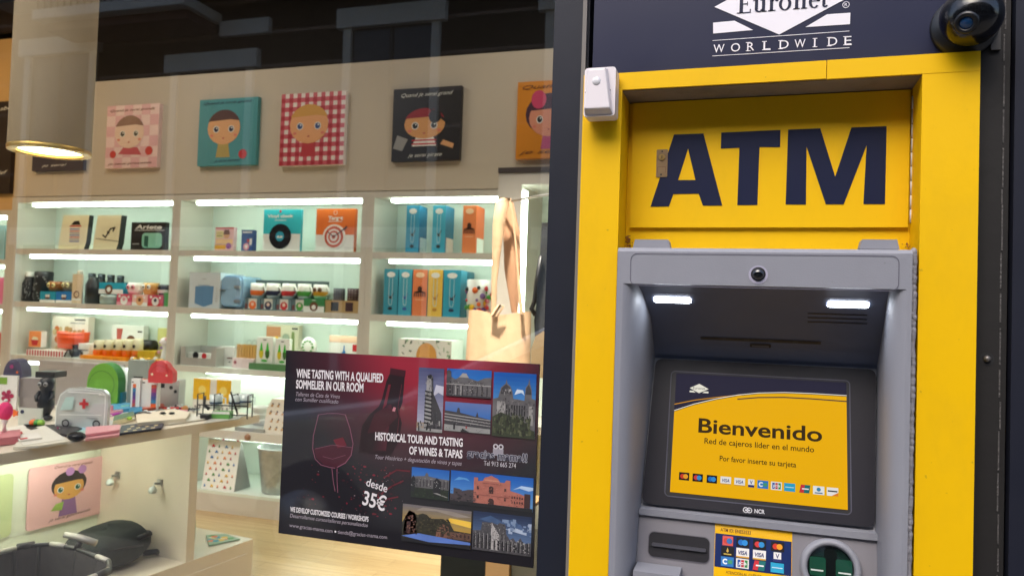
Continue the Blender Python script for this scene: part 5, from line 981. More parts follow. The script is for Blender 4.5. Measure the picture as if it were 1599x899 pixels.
P_([(0, 0), (0, .22), (1, .16), (1, 0)], gw(140, 140, 138), .0036); R_(.2, .06, .24, .26, g4, .0038); R_(.47, .12, .5, .2, gw(150, 40, 40), .0038); P_([(.36, 0), (.4, .12), (.56, .0)], g4, .0038); D_(90, .0, .22, .97, .42, [g1, g2_, g4, g3_], (.006, .02)); D_(24, .02, .02, .97, .12, [g4, g1, g3_], (.008, .02))
P_, R_ = photo((772, 580), (835, 685), (10, 80, 160), (150, 190, 216))
P_([(0, 0), (0, .58), (.12, .6), (.15, .68), (.18, .76), (.26, .81), (.29, .83), (.31, .9), (.33, .83), (.4, .79), (.45, .72), (.48, .6), (.74, .58), (.76, .78), (.82, .84), (.84, .93), (.86, .84), (.9, .76), (.91, .62), (1, .6), (1, 0)], g1)
P_([(.18, .66), (.2, .75), (.3, .82), (.4, .77), (.44, .67)], g2_, .0033); P_([(.76, .68), (.78, .78), (.83, .83), (.88, .76), (.9, .68)], g2_, .0033); R_(.1, .3, .3, .55, g3_, .0034); R_(.85, .2, .95, .5, g3_, .0034)
for k in range(8): R_(.32+k*.06, .34, .35+k*.06, .5, g4, .0036)
P_([(0, 0), (0, .3), (.2, .38), (.45, .32), (.7, .3), (.85, .15), (1, .12), (1, 0)], gw(52, 58, 42, .6, 120), .0038); D_(120, .02, .02, .9, .32, [gw(44, 50, 34), gw(70, 76, 52), gw(34, 36, 28), gw(88, 92, 70)], (.02, .06)); D_(90, .08, .34, .97, .58, [g1, g2_, gw(78, 76, 80), gw(116, 114, 114)], (.01, .03)); D_(16, .2, .6, .4, .72, [g1, g4, g3_], (.015, .04)); P_([(.5, .66), (.66, .7), (.74, .66), (.7, .74), (.56, .75)], gw(190, 206, 220, .2, 30), .0026)
P_, R_ = photo((644, 728), (701, 781), (30, 90, 170), (120, 160, 200))
P_([(0, .3), (0, .68), (.2, .72), (.36, .74), (.38, .82), (.41, .86), (.44, .82), (.46, .74), (.7, .7), (1, .68), (1, .3)], g1)
for k in range(11): R_(.05+k*.09, .38, .08+k*.09, .62, g2_, .0034)
R_(0, 0, 1, .34, gw(36, 44, 36, .5, 100), .0036); P_([(.0, .2), (.1, .2), (.12, .6), (.06, .74), (.0, .6)], g4, .0038); P_([(.58, .14), (.78, .14), (.8, .6), (.68, .72), (.6, .6)], g4, .0038); P_([(.6, .2), (.95, .1), (1, .1), (.7, .22)], g3_, .0039); D_(60, 0, .36, 1, .66, [g1, g2_, g3_], (.01, .03)); D_(40, 0, .02, .98, .3, [gw(36, 44, 36), gw(50, 60, 44), g4], (.02, .05))
br1, br2, br3 = gw(170, 104, 90, .2, 90), gw(140, 82, 74, .2, 90), gw(60, 40, 40)
P_, R_ = photo((705, 733), (832, 799), (20, 84, 168), (110, 160, 210))
P_([(0, .0), (0, .3), (.04, .3), (.04, .48), (.12, .46), (.14, .4), (.22, .46), (.3, .48), (.3, 0)], gw(70, 62, 66)); P_([(.29, .1), (.29, .86), (.34, .86), (.34, .76), (.4, .78), (.42, .88), (.47, .92), (.5, .96), (.53, .92), (.58, .88), (.6, .78), (.66, .78), (.68, .86), (.73, .86), (.73, .1)], br1, .0033)
P_([(.73, .1), (.73, .56), (.82, .52), (.9, .46), (.9, .1)], br1, .0034); P_([(.9, .1), (.9, .52), (.97, .52), (.97, .1)], br3, .0034)
for u in (.33, .66): [R_(u, v, u+.025, v+.09, br3, .0037) for v in (.24, .52)]
P_([(.475, .42), (.475, .6), (.49, .64), (.515, .64), (.53, .6), (.53, .42)], br3, .0037); P_([(.47, .1), (.47, .22), (.49, .28), (.52, .28), (.54, .22), (.54, .1)], br3, .0037); R_(.4, .7, .62, .73, br2, .0037); R_(.3, .34, .72, .36, br2, .0037); R_(.42, .78, .6, .83, gw(190, 130, 110), .0037)
for k in range(5): [R_(.75+k*.03, v, .765+k*.03, v+.07, br3, .0037) for v in (.2, .34)]
R_(0, 0, 1, .1, gw(30, 30, 34), .0039); D_(120, .3, .12, .72, .74, [br1, br2, gw(184, 118, 102), gw(156, 94, 82)], (.006, .018)); D_(60, .74, .12, .9, .46, [br1, br2, br3], (.006, .014)); D_(40, .01, .02, .3, .42, [gw(70, 62, 66), g4, gw(90, 78, 78)], (.01, .03)); P_([(.76, .6), (.84, .66), (.95, .6), (1, .64), (1, .72), (.86, .74)], gw(170, 196, 224, .3, 30), .0027); P_([(.04, .7), (.16, .76), (.24, .72), (.2, .8), (.1, .82)], gw(90, 150, 206, .3, 30), .0027)
P_, R_ = photo((630, 785), (735, 857), (110, 104, 104), (226, 170, 30))
P_([(0, 0), (0, .5), (.1, .84), (.16, .8), (.22, .74), (.3, .8), (.36, .78), (.42, .68), (.6, .72), (.7, .62), (.76, .44), (1, .42), (1, 0)], gw(48, 46, 36, .5, 90)); P_([(.02, .2), (.04, .66), (.1, .84), (.18, .8), (.22, .6), (.22, .2)], gw(96, 66, 60)); P_([(.5, .22), (.53, .52), (.6, .58), (.68, .52), (.7, .22)], gw(130, 92, 76), .0034); R_(.07, .24, .13, .55, br3, .0037); R_(.57, .24, .62, .46, br3, .0037); R_(.7, .22, 1, .40, gw(100, 74, 62), .0034)
for k in range(5): R_(.74+k*.055, .28, .765+k*.055, .36, br3, .0036)
P_([(.0, .14), (.25, .26), (1, .18), (1, .12), (.4, .06)], gw(90, 120, 190, .3, 30), .0038); R_(0, 0, 1, .09, g4, .0037); D_(140, .2, .3, .68, .7, [gw(48, 46, 36), gw(60, 58, 44), gw(34, 34, 26), gw(72, 66, 48)], (.012, .04)); D_(60, .03, .22, .22, .7, [gw(96, 66, 60), gw(120, 84, 72), br3], (.01, .03)); D_(60, .5, .22, .98, .42, [gw(130, 92, 76), gw(100, 74, 62), br3], (.008, .02)); P_([(.2, .86), (.5, .9), (.8, .8), (1, .84), (.7, .94), (.3, .96)], gw(146, 136, 126, .3, 30), .0027); P_([(.6, .66), (1, .56), (1, .72), (.7, .76)], gw(232, 190, 70, .2, 30), .0026)
P_, R_ = photo((740, 796), (829, 868), (30, 44, 74), (110, 140, 180))
P_([(.1, .8), (.3, .92), (.5, .8), (.7, .9), (.9, .6), (.6, .7), (.4, .72)], gw(60, 84, 120, .6, 40), .0026); P_([(.55, .62), (.8, .55), (1, .5), (1, .62), (.7, .68)], gw(170, 184, 204, .4, 40), .0027)
P_([(0, 0), (0, .5), (.14, .52), (.16, .74), (.3, .74), (.32, .76), (.42, .7), (.46, .76), (.56, .74), (.58, .5), (.64, .36), (.7, .42), (.76, .3), (.82, .44), (.88, .3), (1, .34), (1, 0)], gw(76, 74, 78, .5, 160))
for k in range(6): P_([(.31+k*.025, .05), (.33+k*.025, .05), (.345+k*.022, .72-k*.05), (.325+k*.022, .74-k*.05)], gw(186, 182, 180), .0034)
for k in range(14): R_(.02+k*.07, .06, .045+k*.07, .3 if k > 4 else .42, g4, .0036); R_(.05+k*.07, .06, .06+k*.07, .34 if k > 7 else .46, g3_, .0035)
D_(150, .01, .02, .58, .5, [g1, g2_, gw(78, 76, 80), gw(116, 114, 114)], (.006, .025)); D_(60, .16, .5, .55, .72, [g1, g2_, g4, g3_], (.006, .02)); D_(60, .6, .02, .98, .34, [g1, g2_, g4, g3_], (.006, .03)); D_(30, .5, .5, .98, .8, [gw(120, 140, 170), gw(70, 92, 130), gw(160, 174, 196)], (.03, .09), .0028)
B_ = .028
line_fit('WINE TASTING WITH A QUALIFIED', (463.5, 588.5), (599, 596.5), 12.5, bold=B_); line_fit('SOMMELIER IN OUR ROOM', (463, 605.5), (568, 611.5), 12.5, bold=B_)
dim = gi(170, 160, 170)
line_fit('Talleres de Cata de Vinos', (463, 617.5), (531.5, 621.5), 6, dim, shear=.25); line_fit('con Sumiller cualificado', (462, 625.5), (529, 629.5), 6, dim, shear=.25)
line_fit('HISTORICAL TOUR AND TASTING', (586.5, 686), (723, 696.5), 11.5, bold=B_); line_fit('OF WINES & TAPAS', (639.5, 708), (722.5, 714.5), 11.5, bold=B_)
line_fit('Tour Histórico + degustación de vinos y tapas', (586.5, 715.5), (721.5, 726), 6.2, dim, shear=.25)
line_fit('desde', (572, 757), (604.5, 768), 12, bold=.01); line_fit('35€', (566, 786), (601, 797), 21, bold=.02)
line_fit('WE DEVELOP CUSTOMIZED COURSES / WORKSHOPS', (454, 797.5), (576, 813.5), 7.2, bold=B_); line_fit('Desarrollamos cursos/talleres personalizados', (453.5, 806.5), (575, 822), 5.6, dim, shear=.25)
line_fit('www.gracias-mama.com', (452.7, 821.5), (520, 831), 5.6, dim); line_fit('tienda@gracias-mama.com', (528, 832), (605, 840.5), 5.6, dim); c_ = pp((524.5, 829))[0]; pt.disc(c_[0], c_[1], 1.6*s1, gi(226, 222, 224), .0022)
line_fit('gracias mama!!', (729, 712), (824, 721), 12, gi(170, 170, 180), bold=.06); 
p0, p1 = pp((729.6, 711.7), (823.4, 720.6)); pt.text('gracias mama!!', p0, p1, 11.2*s1, gi(58, 58, 74), .0027, bold=.012)
c_ = pp((778.5, 700))[0]; pt.rect(c_[0]-8*s1, c_[1]-10*s1, c_[0]+8*s1, c_[1]+0*s1, gi(150, 146, 156), .0021); pt.ring(c_[0]-4*s1, c_[1]+3*s1, 4*s1, 2*s1, gi(190, 186, 192), .0022); pt.ring(c_[0]+4*s1, c_[1]+3*s1, 4*s1, 2*s1, gi(190, 186, 192), .0022)
line_fit('Tel 913 665 274', (756, 725.5), (806, 730), 7, gi(200, 196, 202))
tag(pt.build('poster'), 'dark red wine tasting poster fixed on the shop window', 'poster')

# ================================================================ CASH MACHINE
yel = mat('yellow powder coat', (234, 186, 0), .5, var=.06, scale=3, bump=.03, bscale=90, spec=.25)
navy = mat('navy vinyl', (21, 28, 58), .5, var=.06, scale=4, spec=.25)
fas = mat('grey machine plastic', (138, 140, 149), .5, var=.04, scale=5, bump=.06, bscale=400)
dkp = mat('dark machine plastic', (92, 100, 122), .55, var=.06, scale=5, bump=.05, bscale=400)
dirt = mat('dirty grey steel', (132, 122, 112), .6, var=.25, scale=5)
bez = mat('charcoal bezel', (29, 28, 37), .42, var=.08, bump=.04, bscale=400, spec=.35)
YF, YD = -.06, .022
g = empty('cash_machine', (.01, YF, 0), 'grey cash machine in bright yellow surround with lit screen', 'cash machine')
grime(yel, .07, .3, (2, 2, .9)); grime(fas, .06, .2, (2, 2, .9)); grime(bez, .0, .0) if False else None; grime(dirt, .4, .5)
XL = (at(910, 190, YF).x+at(887, 899, YF).x)/2; XR = (at(1533, 85, YF).x+at(1517, 899, YF).x)/2; ZTOP = at(1250, 97, YF).z
XI0 = at(967, 300, YF).x; XI1 = at(1438, 250, YF).x; ZI = at(1214, 127, YF).z
q = MB().box(XL, YF, .12, XI0, .06, ZI, yel).box(XI1, YF, .12, XR, .06, ZI, yel).box(XL, YF, ZI, at(1291, 100, YF).x-.0006, .06, ZTOP, yel).box(at(1291, 100, YF).x+.0006, YF-.0006, ZI-.001, XR, .06, ZTOP, yel)
q.build('surround', g, world=True, bevel=.004, seg=3)
MB().box(XI0, YF+.006, ZI-.002, XI1, .06, ZI+.001, dirt).build('soffit_strip', g, world=True)
MB().box(XI0, .03, at(1200, 400, .03).z, XI1, .06, ZI-.003, yel).build('backing_plate', g, world=True)
xa = at(986, 260, YD).x; xb = at(1420, 240, YD).x; za_ = at(1200, 355, YD).z; zb_ = ZI-.004
dp_ = MB().box(xa, YD, za_, xb, .0295, zb_, yel).build('header_door', g, world=True, bevel=.0015)
M = flat(YD)
LET = {'A': [(1015.8, 322.8), (1052.5, 210.3), (1098.5, 208.7), (1127.9, 321.1), (1097.5, 321.1), (1090.9, 302.4), (1071, 302.8), (1072, 281.3), (1085.9, 281.1), (1074.5, 232.4), (1058.8, 281.4), (1072, 281.3), (1071, 302.8), (1051.5, 303.1), (1044.5, 322.4)],
  'T': [(1126.2, 207.3), (1218.6, 203.3), (1218, 230), (1186, 230), (1182.6, 320.1), (1151.3, 320.4), (1154.6, 231), (1125.6, 232.4)],
  'M': [(1230.7, 202.7), (1281, 200.7), (1304.1, 276.1), (1329.4, 199.3), (1384.5, 197.3), (1381.8, 318.8), (1348.1, 318.8), (1353.1, 227.4), (1317.4, 319.1), (1289.4, 319.1), (1259.4, 229.4), (1258.4, 319.4), (1226.7, 319.4)]}
q = MB(); q.M = M
for ch, pts in LET.items():
    P = pm(M, pts)[::-1]
    if ch == 'A':                        # two pieces meeting along the bridge through the counter
        P = pm(M, pts); q.poly([P[i_] for i_ in (0, 14, 13, 12, 11, 10, 9, 1)][::-1] if False else [P[0], P[14], P[13], P[12], P[11], P[10], P[9], P[1]], navy, .0008); q.poly([P[1], P[9], P[8], P[7], P[6], P[5], P[4], P[3], P[2]], navy, .0008)
    else: q.poly(P, navy, .0008)
q.build('lettering', dp_, world=False)
a_, c_ = pm(M, [(1024.5, 277), (1043, 233.5)])
q = MB(); q.M = M; q.prism(rrect(a_[0], a_[1], c_[0], c_[1], .002), 0, .002, mat('worn brass steel', (150, 126, 96), .4, metal=.6, var=.3, scale=40)); uc = (a_[0]+c_[0])/2; vc = pm(M, [(1034, 246)])[0][1]; h3 = c_[1]-a_[1]
q.disc(uc, vc, .0062, mat('lock brass', (190, 160, 100), .3, metal=.8), .004); q.lathe([(.0062, .002), (.0062, .004)], mat('lock brass', (0, 0, 0)), (uc, 0, vc), axis='y'); q.rect(uc-.0008, vc-.003, uc+.0008, vc+.003, BK, .0043); q.disc(uc, c_[1]-.004, .0016, BK, .0023); q.disc(uc-.001, a_[1]+.005, .0018, BK, .0023); q.line(rrect(a_[0]+.003, a_[1]+.009, c_[0]-.003, a_[1]+.02, .001), .0006, BRN, .0023)
q.build('lock', dp_)
hx = xb+.006; q = MB(); nseg = 9; zh0, zh1 = at(1424, 349, YD).z, at(1428, 150, YD).z
for k in range(nseg): z = zh0+(zh1-zh0)*k/nseg; q.lathe([(0, z+.001), (.0042, z+.001), (.0042, z+(zh1-zh0)/nseg-.001), (0, z+(zh1-zh0)/nseg-.001)], mat('white hinge paint', (206, 202, 198), .4), (hx, YD-.002, 0), n=12)
q.lathe([(.0034, zh0), (.0034, zh1)], BK, (hx, YD-.002, 0), n=10); q.build('hinge', g, world=True)
# fascia
YA = -.072
X0 = at(957.5, 640, YA).x; X1 = at(967, 640, YA).x; Xr0 = at(1421, 640, YA).x; Xr1 = at(1413, 640, YA).x
X2 = at(991, 600, -.045).x; Xr2 = at(1387, 560, -.045).x
ZT_ = at(1200, 388, YA).z; ZL = at(1195, 447, YA).z
Y1, Y2 = .125, .045
Z1 = at(1195, 567, Y1).z; Z2 = at(1185, 806, Y2).z
X3 = at(1022, 575, Y1).x; Xr3 = at(1369, 580, Y1).x; X3b = at(1002, 790, Y2).x; Xr3b = at(1366, 830, Y2).x
Y4, Z4 = .012, at(1100, 893, .012).z
print('fascia', X0, Xr0, ZT_, ZL, Z1, Z2, Z4, X3, X3b, Xr3, Xr3b)
ZBt = .70
prf = [(-.045, ZL), (-.01, ZL-.016), (.05, ZL-.062), (.095, Z1+.036), (Y1, Z1+.004), (Y1, Z1), (Y2, Z2), (.03, Z2-.012), (Y4, Z4), (Y4-.01, ZBt)]
def xin(z, r):
    f = min(1, max(0, (z-Z2)/(Z1-Z2))); a_, c_ = (Xr3b, Xr3) if r else (X3b, X3); return c_*f+a_*(1-f)
body = MB()
# front ring, chamfers, sides
ch = .007
body.add([(X0, YA, ZBt), (X1, YA, ZBt), (X1, YA, ZL), (X0, YA, ZT_-ch)], [(0, 1, 2, 3)], fas); body.add([(Xr1, YA, ZBt), (Xr0, YA, ZBt), (Xr0, YA, ZT_-ch), (Xr1, YA, ZL)], [(0, 1, 2, 3)], fas)
body.add([(X1, YA, ZL), (Xr1, YA, ZL), (Xr0, YA, ZT_-ch), (X0, YA, ZT_-ch)], [(0, 1, 2, 3)], fas)
body.add([(X0, YA, ZT_-ch), (Xr0, YA, ZT_-ch), (Xr0, YA+.006, ZT_), (X0, YA+.006, ZT_)], [(0, 1, 2, 3)], fas); body.add([(X0, YA+.006, ZT_), (Xr0, YA+.006, ZT_), (Xr0, .029, ZT_+.002), (X0, .029, ZT_+.002)], [(0, 1, 2, 3)], fas)
for x in (X0, Xr0): body.add([(x, YA, ZBt), (x, .029, ZBt), (x, .029, ZT_), (x, YA+.006, ZT_), (x, YA, ZT_-ch)], [(0, 1, 2, 3, 4) if x > 0 else (4, 3, 2, 1, 0)], fas)
def side(xl_, xo, r):
    n_ = 6; zs_ = [ZL-.002]+[p[1] for p in prf[1:]]
    # curved bevel from lip into the wall
    rows = []
    for (y, z) in prf:
        xi = xin(z, r); y_in = y; row = []
        zz = max(z, ZBt)
        row.append((xl_, YA, zz)); 
        for t in (.35, .7, 1): row.append((xl_+(xo-xl_)*t, YA+(-.045-YA)*(t**2), zz))
        row.append((xo+(xi-xo)*.5*(min(1, (y+.045)/.10)), -.045+(y+.045)*.5, zz)); row.append((xo+(xi-xo)*min(1, (y+.045)/.10), y, zz)); rows.append(row)
    V = [p for row in rows for p in row]; m_ = len(rows[0]); fs = []
    for j in range(len(rows)-1):
        for k in range(m_-1): f = (j*m_+k, (j+1)*m_+k, (j+1)*m_+k+1, j*m_+k+1); fs.append(f[::-1] if r else f)
    body.add(V, fs, fas, True)
    return [row[-1] for row in rows]
el = side(X1, X2, False); er = side(Xr1, Xr2, True)
body.add([(X1, YA, ZL), (Xr1, YA, ZL), er[0], el[0]], [(0, 3, 2, 1)], fas)
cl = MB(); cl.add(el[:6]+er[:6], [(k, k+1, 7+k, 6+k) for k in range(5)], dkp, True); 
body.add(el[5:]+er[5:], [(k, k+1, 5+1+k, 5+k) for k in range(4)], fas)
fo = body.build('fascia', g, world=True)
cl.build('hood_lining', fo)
M = flat(YA)
a_, c_ = pm(M, [(984, 446), (1404, 400)]); q = MB(); q.M = M
R2 = rrect(a_[0], a_[1]+.001, c_[0], c_[1], .012, 6); q.line(R2+R2[:1], .0013, mat('groove grey', (92, 91, 106), .6), .0006); q.build('panel_groove', fo)
u, v = pm(M, [(1184, 428)])[0]; q = MB(); q.M = M
q.poly(ell(u, v-.001, .0165, .0165, 28), mat('light grey dish', (168, 166, 186), .4), .0007); q.disc(u, v, .0125, ink(14, 14, 16), .0012, n=24); q.ball((u, -.002, v), .0105, mat('black lens', (6, 6, 9), .06, coat=1), sy=.7, n=20); q.build('camera_lens', fo)
for a_, c_ in (((988, 385), (1047, 374)), ((1342, 386), (1405, 374))):
    (u0, v0), (u1, v1) = pm(flat(-.045), [a_, c_]); MB().prism([(u0, v0-.003), (u1, v0-.003), (u1-.004, v1), (u0+.004, v1)], .01, .045, fas).build('mounting_tab', fo, bevel=.0015)
# lamps, vent and slot on the sloping lining
ca, cb_ = Vector((0, -.01, ZL-.016)), Vector((0, .05, ZL-.062)); vdir = (ca-cb_).normalized(); nrm = Vector((0, -vdir.z, vdir.y)); nrm = -nrm if nrm.y > 0 else nrm
def tilt(P, vd):
    nn = Vector((0, vd.z, -vd.y)); nn = nn if nn.y > 0 else -nn
    return Matrix(((1, 0, 0, P.x), (0, nn.y, vd.y, P.y), (0, nn.z, vd.z, P.z), (0, 0, 0, 1)))
MC = tilt(cb_, vdir)
lamp = emit('white lamp', (236, 244, 255), 14)
for a_ in (((1021, 467), (1079, 467)), ((1292, 474), (1357, 475))):
    (u0, v0), (u1, _) = pm(MC, a_); q = MB(); q.M = MC; q.poly(rrect(u0, v0-.0085, u1, v0+.0085, .005), lamp, .001); q.build('lamp', fo)
q = MB(); q.M = MC
for k in range(3): (u0, v0), (u1, v1) = pm(MC, [(1262, 488.5+k*6.5), (1353, 492+k*6.5)]); q.line([(u0, (v0+v1)/2), (u1, (v0+v1)/2)], .003, ink(10, 10, 12), .0008)
q.build('vent', fo)
ca2, cb2 = Vector((0, .05, ZL-.062)), Vector((0, .095, Z1+.036)); MC2 = tilt(cb2, (ca2-cb2).normalized()); q = MB(); q.M = MC2
(u0, v0), (u1, v1) = pm(MC2, [(1094, 527), (1282, 532)]); q.rect(u0, v0-.004, u1, v0+.004, ink(38, 40, 48), .0012)
for k in range(5): q.rect(u0+(u1-u0)*k/5+.004, v0-.0024, u0+(u1-u0)*(k+1)/5-.006, v0+.002, ink(22, 23, 28), .0016)
(u2, v2), (u3, v3) = pm(MC2, [(1171, 538), (1204, 539)]); q.poly(rrect(u2, v2-.005, u3, v2+.005, .003), ink(20, 20, 24), .0018); q.rect(u2+.004, v2-.003, u3-.004, v2+.001, ink(90, 92, 100), .0022); q.build('slot', fo)
# bezel and screen
vd = (Vector((0, Y1, Z1))-Vector((0, Y2, Z2))).normalized(); MS = tilt(Vector((0, Y2, Z2)), vd)
q4 = pm(MS, [(1025, 561), (1367, 578), (1365, 832), (1003, 778)]); H_ = (Vector((0, Y1, Z1))-Vector((0, Y2, Z2))).length
q = MB(); q.M = MS; vt = (q4[0][1]+q4[1][1])/2; vb = (q4[2][1]+q4[3][1])/2
def rq(c, r, n=5):                          # rounded quad from four corners tl,tr,br,bl
    o_ = []
    c = [Vector(p) for p in c]
    for k in range(4):
        p, a_, b_ = c[k], c[k-1], c[(k+1) % 4]; A_ = p+(a_-p).normalized()*r; B_ = p+(b_-p).normalized()*r
        for t in range(n+1): t /= n; o_.append(tuple(A_.lerp(p, t).lerp(p.lerp(B_, t), t)))
    return o_[::-1]
c4 = [(q4[0][0], vt), (q4[1][0], vt), (q4[2][0]+.0, vb), (q4[3][0], vb)]
print('bezel', c4)
q.prism(rq(c4, .016), -.004, .010, bez); bz = q.build('screen_bezel', g, world=True, bevel=.003, seg=3)
s4 = pm(MS, [(1056, 583), (1323, 600), (1320, 797), (1048, 767)]); su0, su1 = (s4[0][0]+s4[3][0])/2, (s4[1][0]+s4[2][0])/2; sv1, sv0 = (s4[0][1]+s4[1][1])/2, (s4[2][1]+s4[3][1])/2
i4 = rrect(su0-.010, sv0-.008, su1+.006, sv1+.004, .008); q = MB(); q.M = MS; q.line(i4+i4[:1], .0022, mat('bezel lip', (78, 78, 92), .3), .0108); q.poly(rrect(su0-.009, sv0-.007, su1+.005, sv1+.003, .007), ink(20, 20, 24), .0105); q.build('inner_lip', bz)
sc = MB(); sc.M = MS; WS = .0115; scn = scr(40, 38, 58); scy = scr(242, 180, 0); scd = scr(58, 42, 16); scw = scr(240, 236, 220)
SU, SV = su1-su0, sv1-sv0
sp = lambda pts: [(su0+SU*a, sv0+SV*c) for a, c in pts]
sc.rect(su0, sv0, su1, sv1, scn, WS)
crv = [(0, .668), (.12, .735), (.25, .79), (.38, .835), (.5, .862), (.65, .880), (.8, .885), (1, .885)]
sc.poly(sp([(0, 0), (1, 0)]+crv[::-1]), scy, WS+.0003)
sc.line(sp([(x, y+.008) for x, y in crv]), .0014, scw, WS+.0009)
sc.line(sp([(x, y-.02-.02*x) for x, y in crv if x > .3]+[(1, .845)]), .0022, scn, WS+.0006); sc.line(sp([(0, .73), (.12, .775), (.25, .81), (.4, .845)]), .0016, scr(220, 150, 30), WS+.0008)
(a_, b_), (c_, d_) = pm(MS, [(1090.8, 675), (1283, 691.6)])
def stext(t, p, r, h, m=scd, **k): A_, B_ = pm(MS, [p, r]); v = (A_[1]+B_[1])/2; sc.text(t, (A_[0], v), (B_[0], v), h, m, WS+.0012, **k)
stext('Bienvenido', (1091, 673), (1283, 693), .0225*1.2, bold=.02); stext('Red de cajeros líder en el mundo', (1100.4, 692.4), (1270.4, 707.5), .0105, bold=.012); stext('Por favor inserte su tarjeta', (1124, 719.6), (1242.7, 730.6), .0098, bold=.012)
def diamond(b_, x, y, hw, hh, mw, wz, txt=None): b_.poly([(x-hw, y), (x, y-hh), (x+hw, y), (x, y+hh)], mw, wz); b_.poly([(x-hw, y-hh*.9), (x-hw*.35, y-hh*.9), (x-hw*.6, y-hh*.55), (x-hw, y-hh*.55)], mw, wz); b_.poly([(x+hw*.35, y-hh*.9), (x+hw, y-hh*.9), (x+hw, y-hh*.55), (x+hw*.6, y-hh*.55)], mw, wz)
lx, ly = pm(MS, [(1092.3, 608)])[0]; diamond(sc, lx, ly, .0185, .0095, scw, WS+.001); sc.text('Euronet', (lx-.012, ly-.002), (lx+.012, ly-.002), .005, scn, WS+.0014)
def cards(b_, kind, x, y, w2, h2, wz, K_):
    c = lambda r, g_, bb: K_(r, g_, bb)
    R_ = lambda a, e_, d, f, m, k=1: b_.rect(x+a*w2, y+e_*h2, x+d*w2, y+f*h2, m, wz+.0003*k)
    if kind in 'mnou':
        R_(-1, -1, 1, 1, c(24, 22, 26)); A_, B_ = {'m': (c(205, 60, 40), c(236, 160, 40)), 'n': (c(206, 60, 60), c(50, 140, 200)), 'o': (c(30, 110, 190), c(50, 140, 210)), 'u': (c(200, 70, 60), c(60, 110, 170))}[kind]
        if kind == 'u': R_(-1, -1, 1, 1, c(214, 90, 84), 2)
        b_.disc(x-w2*.3, y, h2*.62, A_, wz+.0009, n=14); b_.disc(x+w2*.3, y, h2*.62, B_, wz+.0012, n=14)
    elif kind == 'v': R_(-1, -1, 1, 1, c(232, 230, 226)); R_(-1, -1, 1, -.7, c(210, 160, 50), 2); b_.text('VISA', (x-w2*.7, y-h2*.35), (x+w2*.7, y-h2*.35), h2*.8, c(40, 50, 110), wz+.0009, shear=.2, bold=.02)
    elif kind == 'V': R_(-.7, -1, .7, 1, c(232, 230, 226)); R_(-.7, -1, .7, -.4, c(40, 50, 110), 2); b_.text('V', (x-w2*.35, y-h2*.2), (x+w2*.35, y-h2*.2), h2*.9, c(40, 50, 110), wz+.0009, bold=.02)
    elif kind == 'c': R_(-1, -1, 1, 1, c(50, 120, 190)); b_.ring(x-w2*.3, y, h2*.6, h2*.3, c(230, 236, 240), wz+.0009, a0=40, a1=320); R_(.1, -.4, .8, .4, c(70, 150, 110), 3)
    elif kind == 'j': R_(-1, -1, 1, 1, c(230, 228, 222)); [R_(-.75+k*.55, -.75, -.3+k*.55, .75, c(*[(40, 80, 160), (190, 40, 60), (50, 140, 70)][k]), 2) for k in range(3)]; b_.text('JCB', (x-w2*.65, y-h2*.25), (x+w2*.65, y-h2*.25), h2*.5, c(240, 240, 240), wz+.0011, bold=.03)
    elif kind == 'a': R_(-1, -1, 1, 1, c(40, 160, 200)); R_(-.8, -.1, .8, .1, c(190, 224, 232), 2)
    elif kind == 'g': b_.poly([(x-w2, y-h2), (x+w2*.8, y-h2), (x+w2, y+h2), (x-w2*.7, y+h2)], c(30, 110, 110), wz+.0004); b_.poly([(x-w2, y-h2), (x-w2*.2, y-h2), (x, y+h2), (x-w2*.7, y+h2)], c(200, 50, 60), wz+.0007); R_(-.5, -.15, .7, .15, c(235, 235, 235), 3)
    elif kind == 'd': R_(-1, -1, 1, 1, c(230, 232, 230)); b_.disc(x, y+h2*.2, h2*.5, c(60, 130, 170), wz+.0007, n=12); R_(-.7, -.8, .7, -.5, c(90, 120, 150), 2)
    elif kind == 's': R_(-1, -1, 1, 1, c(236, 232, 226)); b_.poly([(x-w2*.2, y-h2), (x+w2, y-h2), (x+w2, y-h2*.1)], c(226, 130, 40), wz+.0007); R_(-.85, -.05, .85, .3, c(60, 60, 60), 2)
    elif kind == 'k': R_(-1, -1, 1, 1, c(22, 22, 26)); b_.poly([(x, y+h2*.8), (x+w2*.2, y), (x, y-h2*.3), (x-w2*.2, y)], c(200, 170, 80), wz+.0007); R_(-.6, -.75, .6, -.5, c(200, 170, 80), 2)
for k, kind in enumerate('mnovvVcjagds'):
    px = (1069, 1090, 1112, 1133.5, 1155, 1173, 1191, 1212, 1232.5, 1256, 1277.5, 1299)[k]; py = 744+24*(px-1069)/230
    x, y = pm(MS, [(px, py)])[0]; cards(sc, kind, x, y, .0098 if kind != 'V' else .008, .0075, WS+.0006, scr)
sc.build('screen', bz)
lx, ly = pm(MS, [(1164.5, 796)])[0]; q = MB(); q.M = MS; lw = mat('white bezel print', (200, 200, 204), .5)
for dx in (0, .0065): q.ring(lx+dx, ly, .0052, .0036, lw, .0104+dx*.05); q.disc(lx+dx, ly, .0016, lw, .0104)
A_, B_ = pm(MS, [(1178, 800), (1194, 802)]); q.text('NCR', (A_[0], ly-.0035), (B_[0], ly-.0035), .007, lw, .0104, bold=.03); q.build('maker_mark', bz)
MB().prism(rrect(X3b-.002, Z2-.014, Xr3b+.002, Z2-.002, .004), -.05, -.018, fas).build('ledge', fo, bevel=.003)
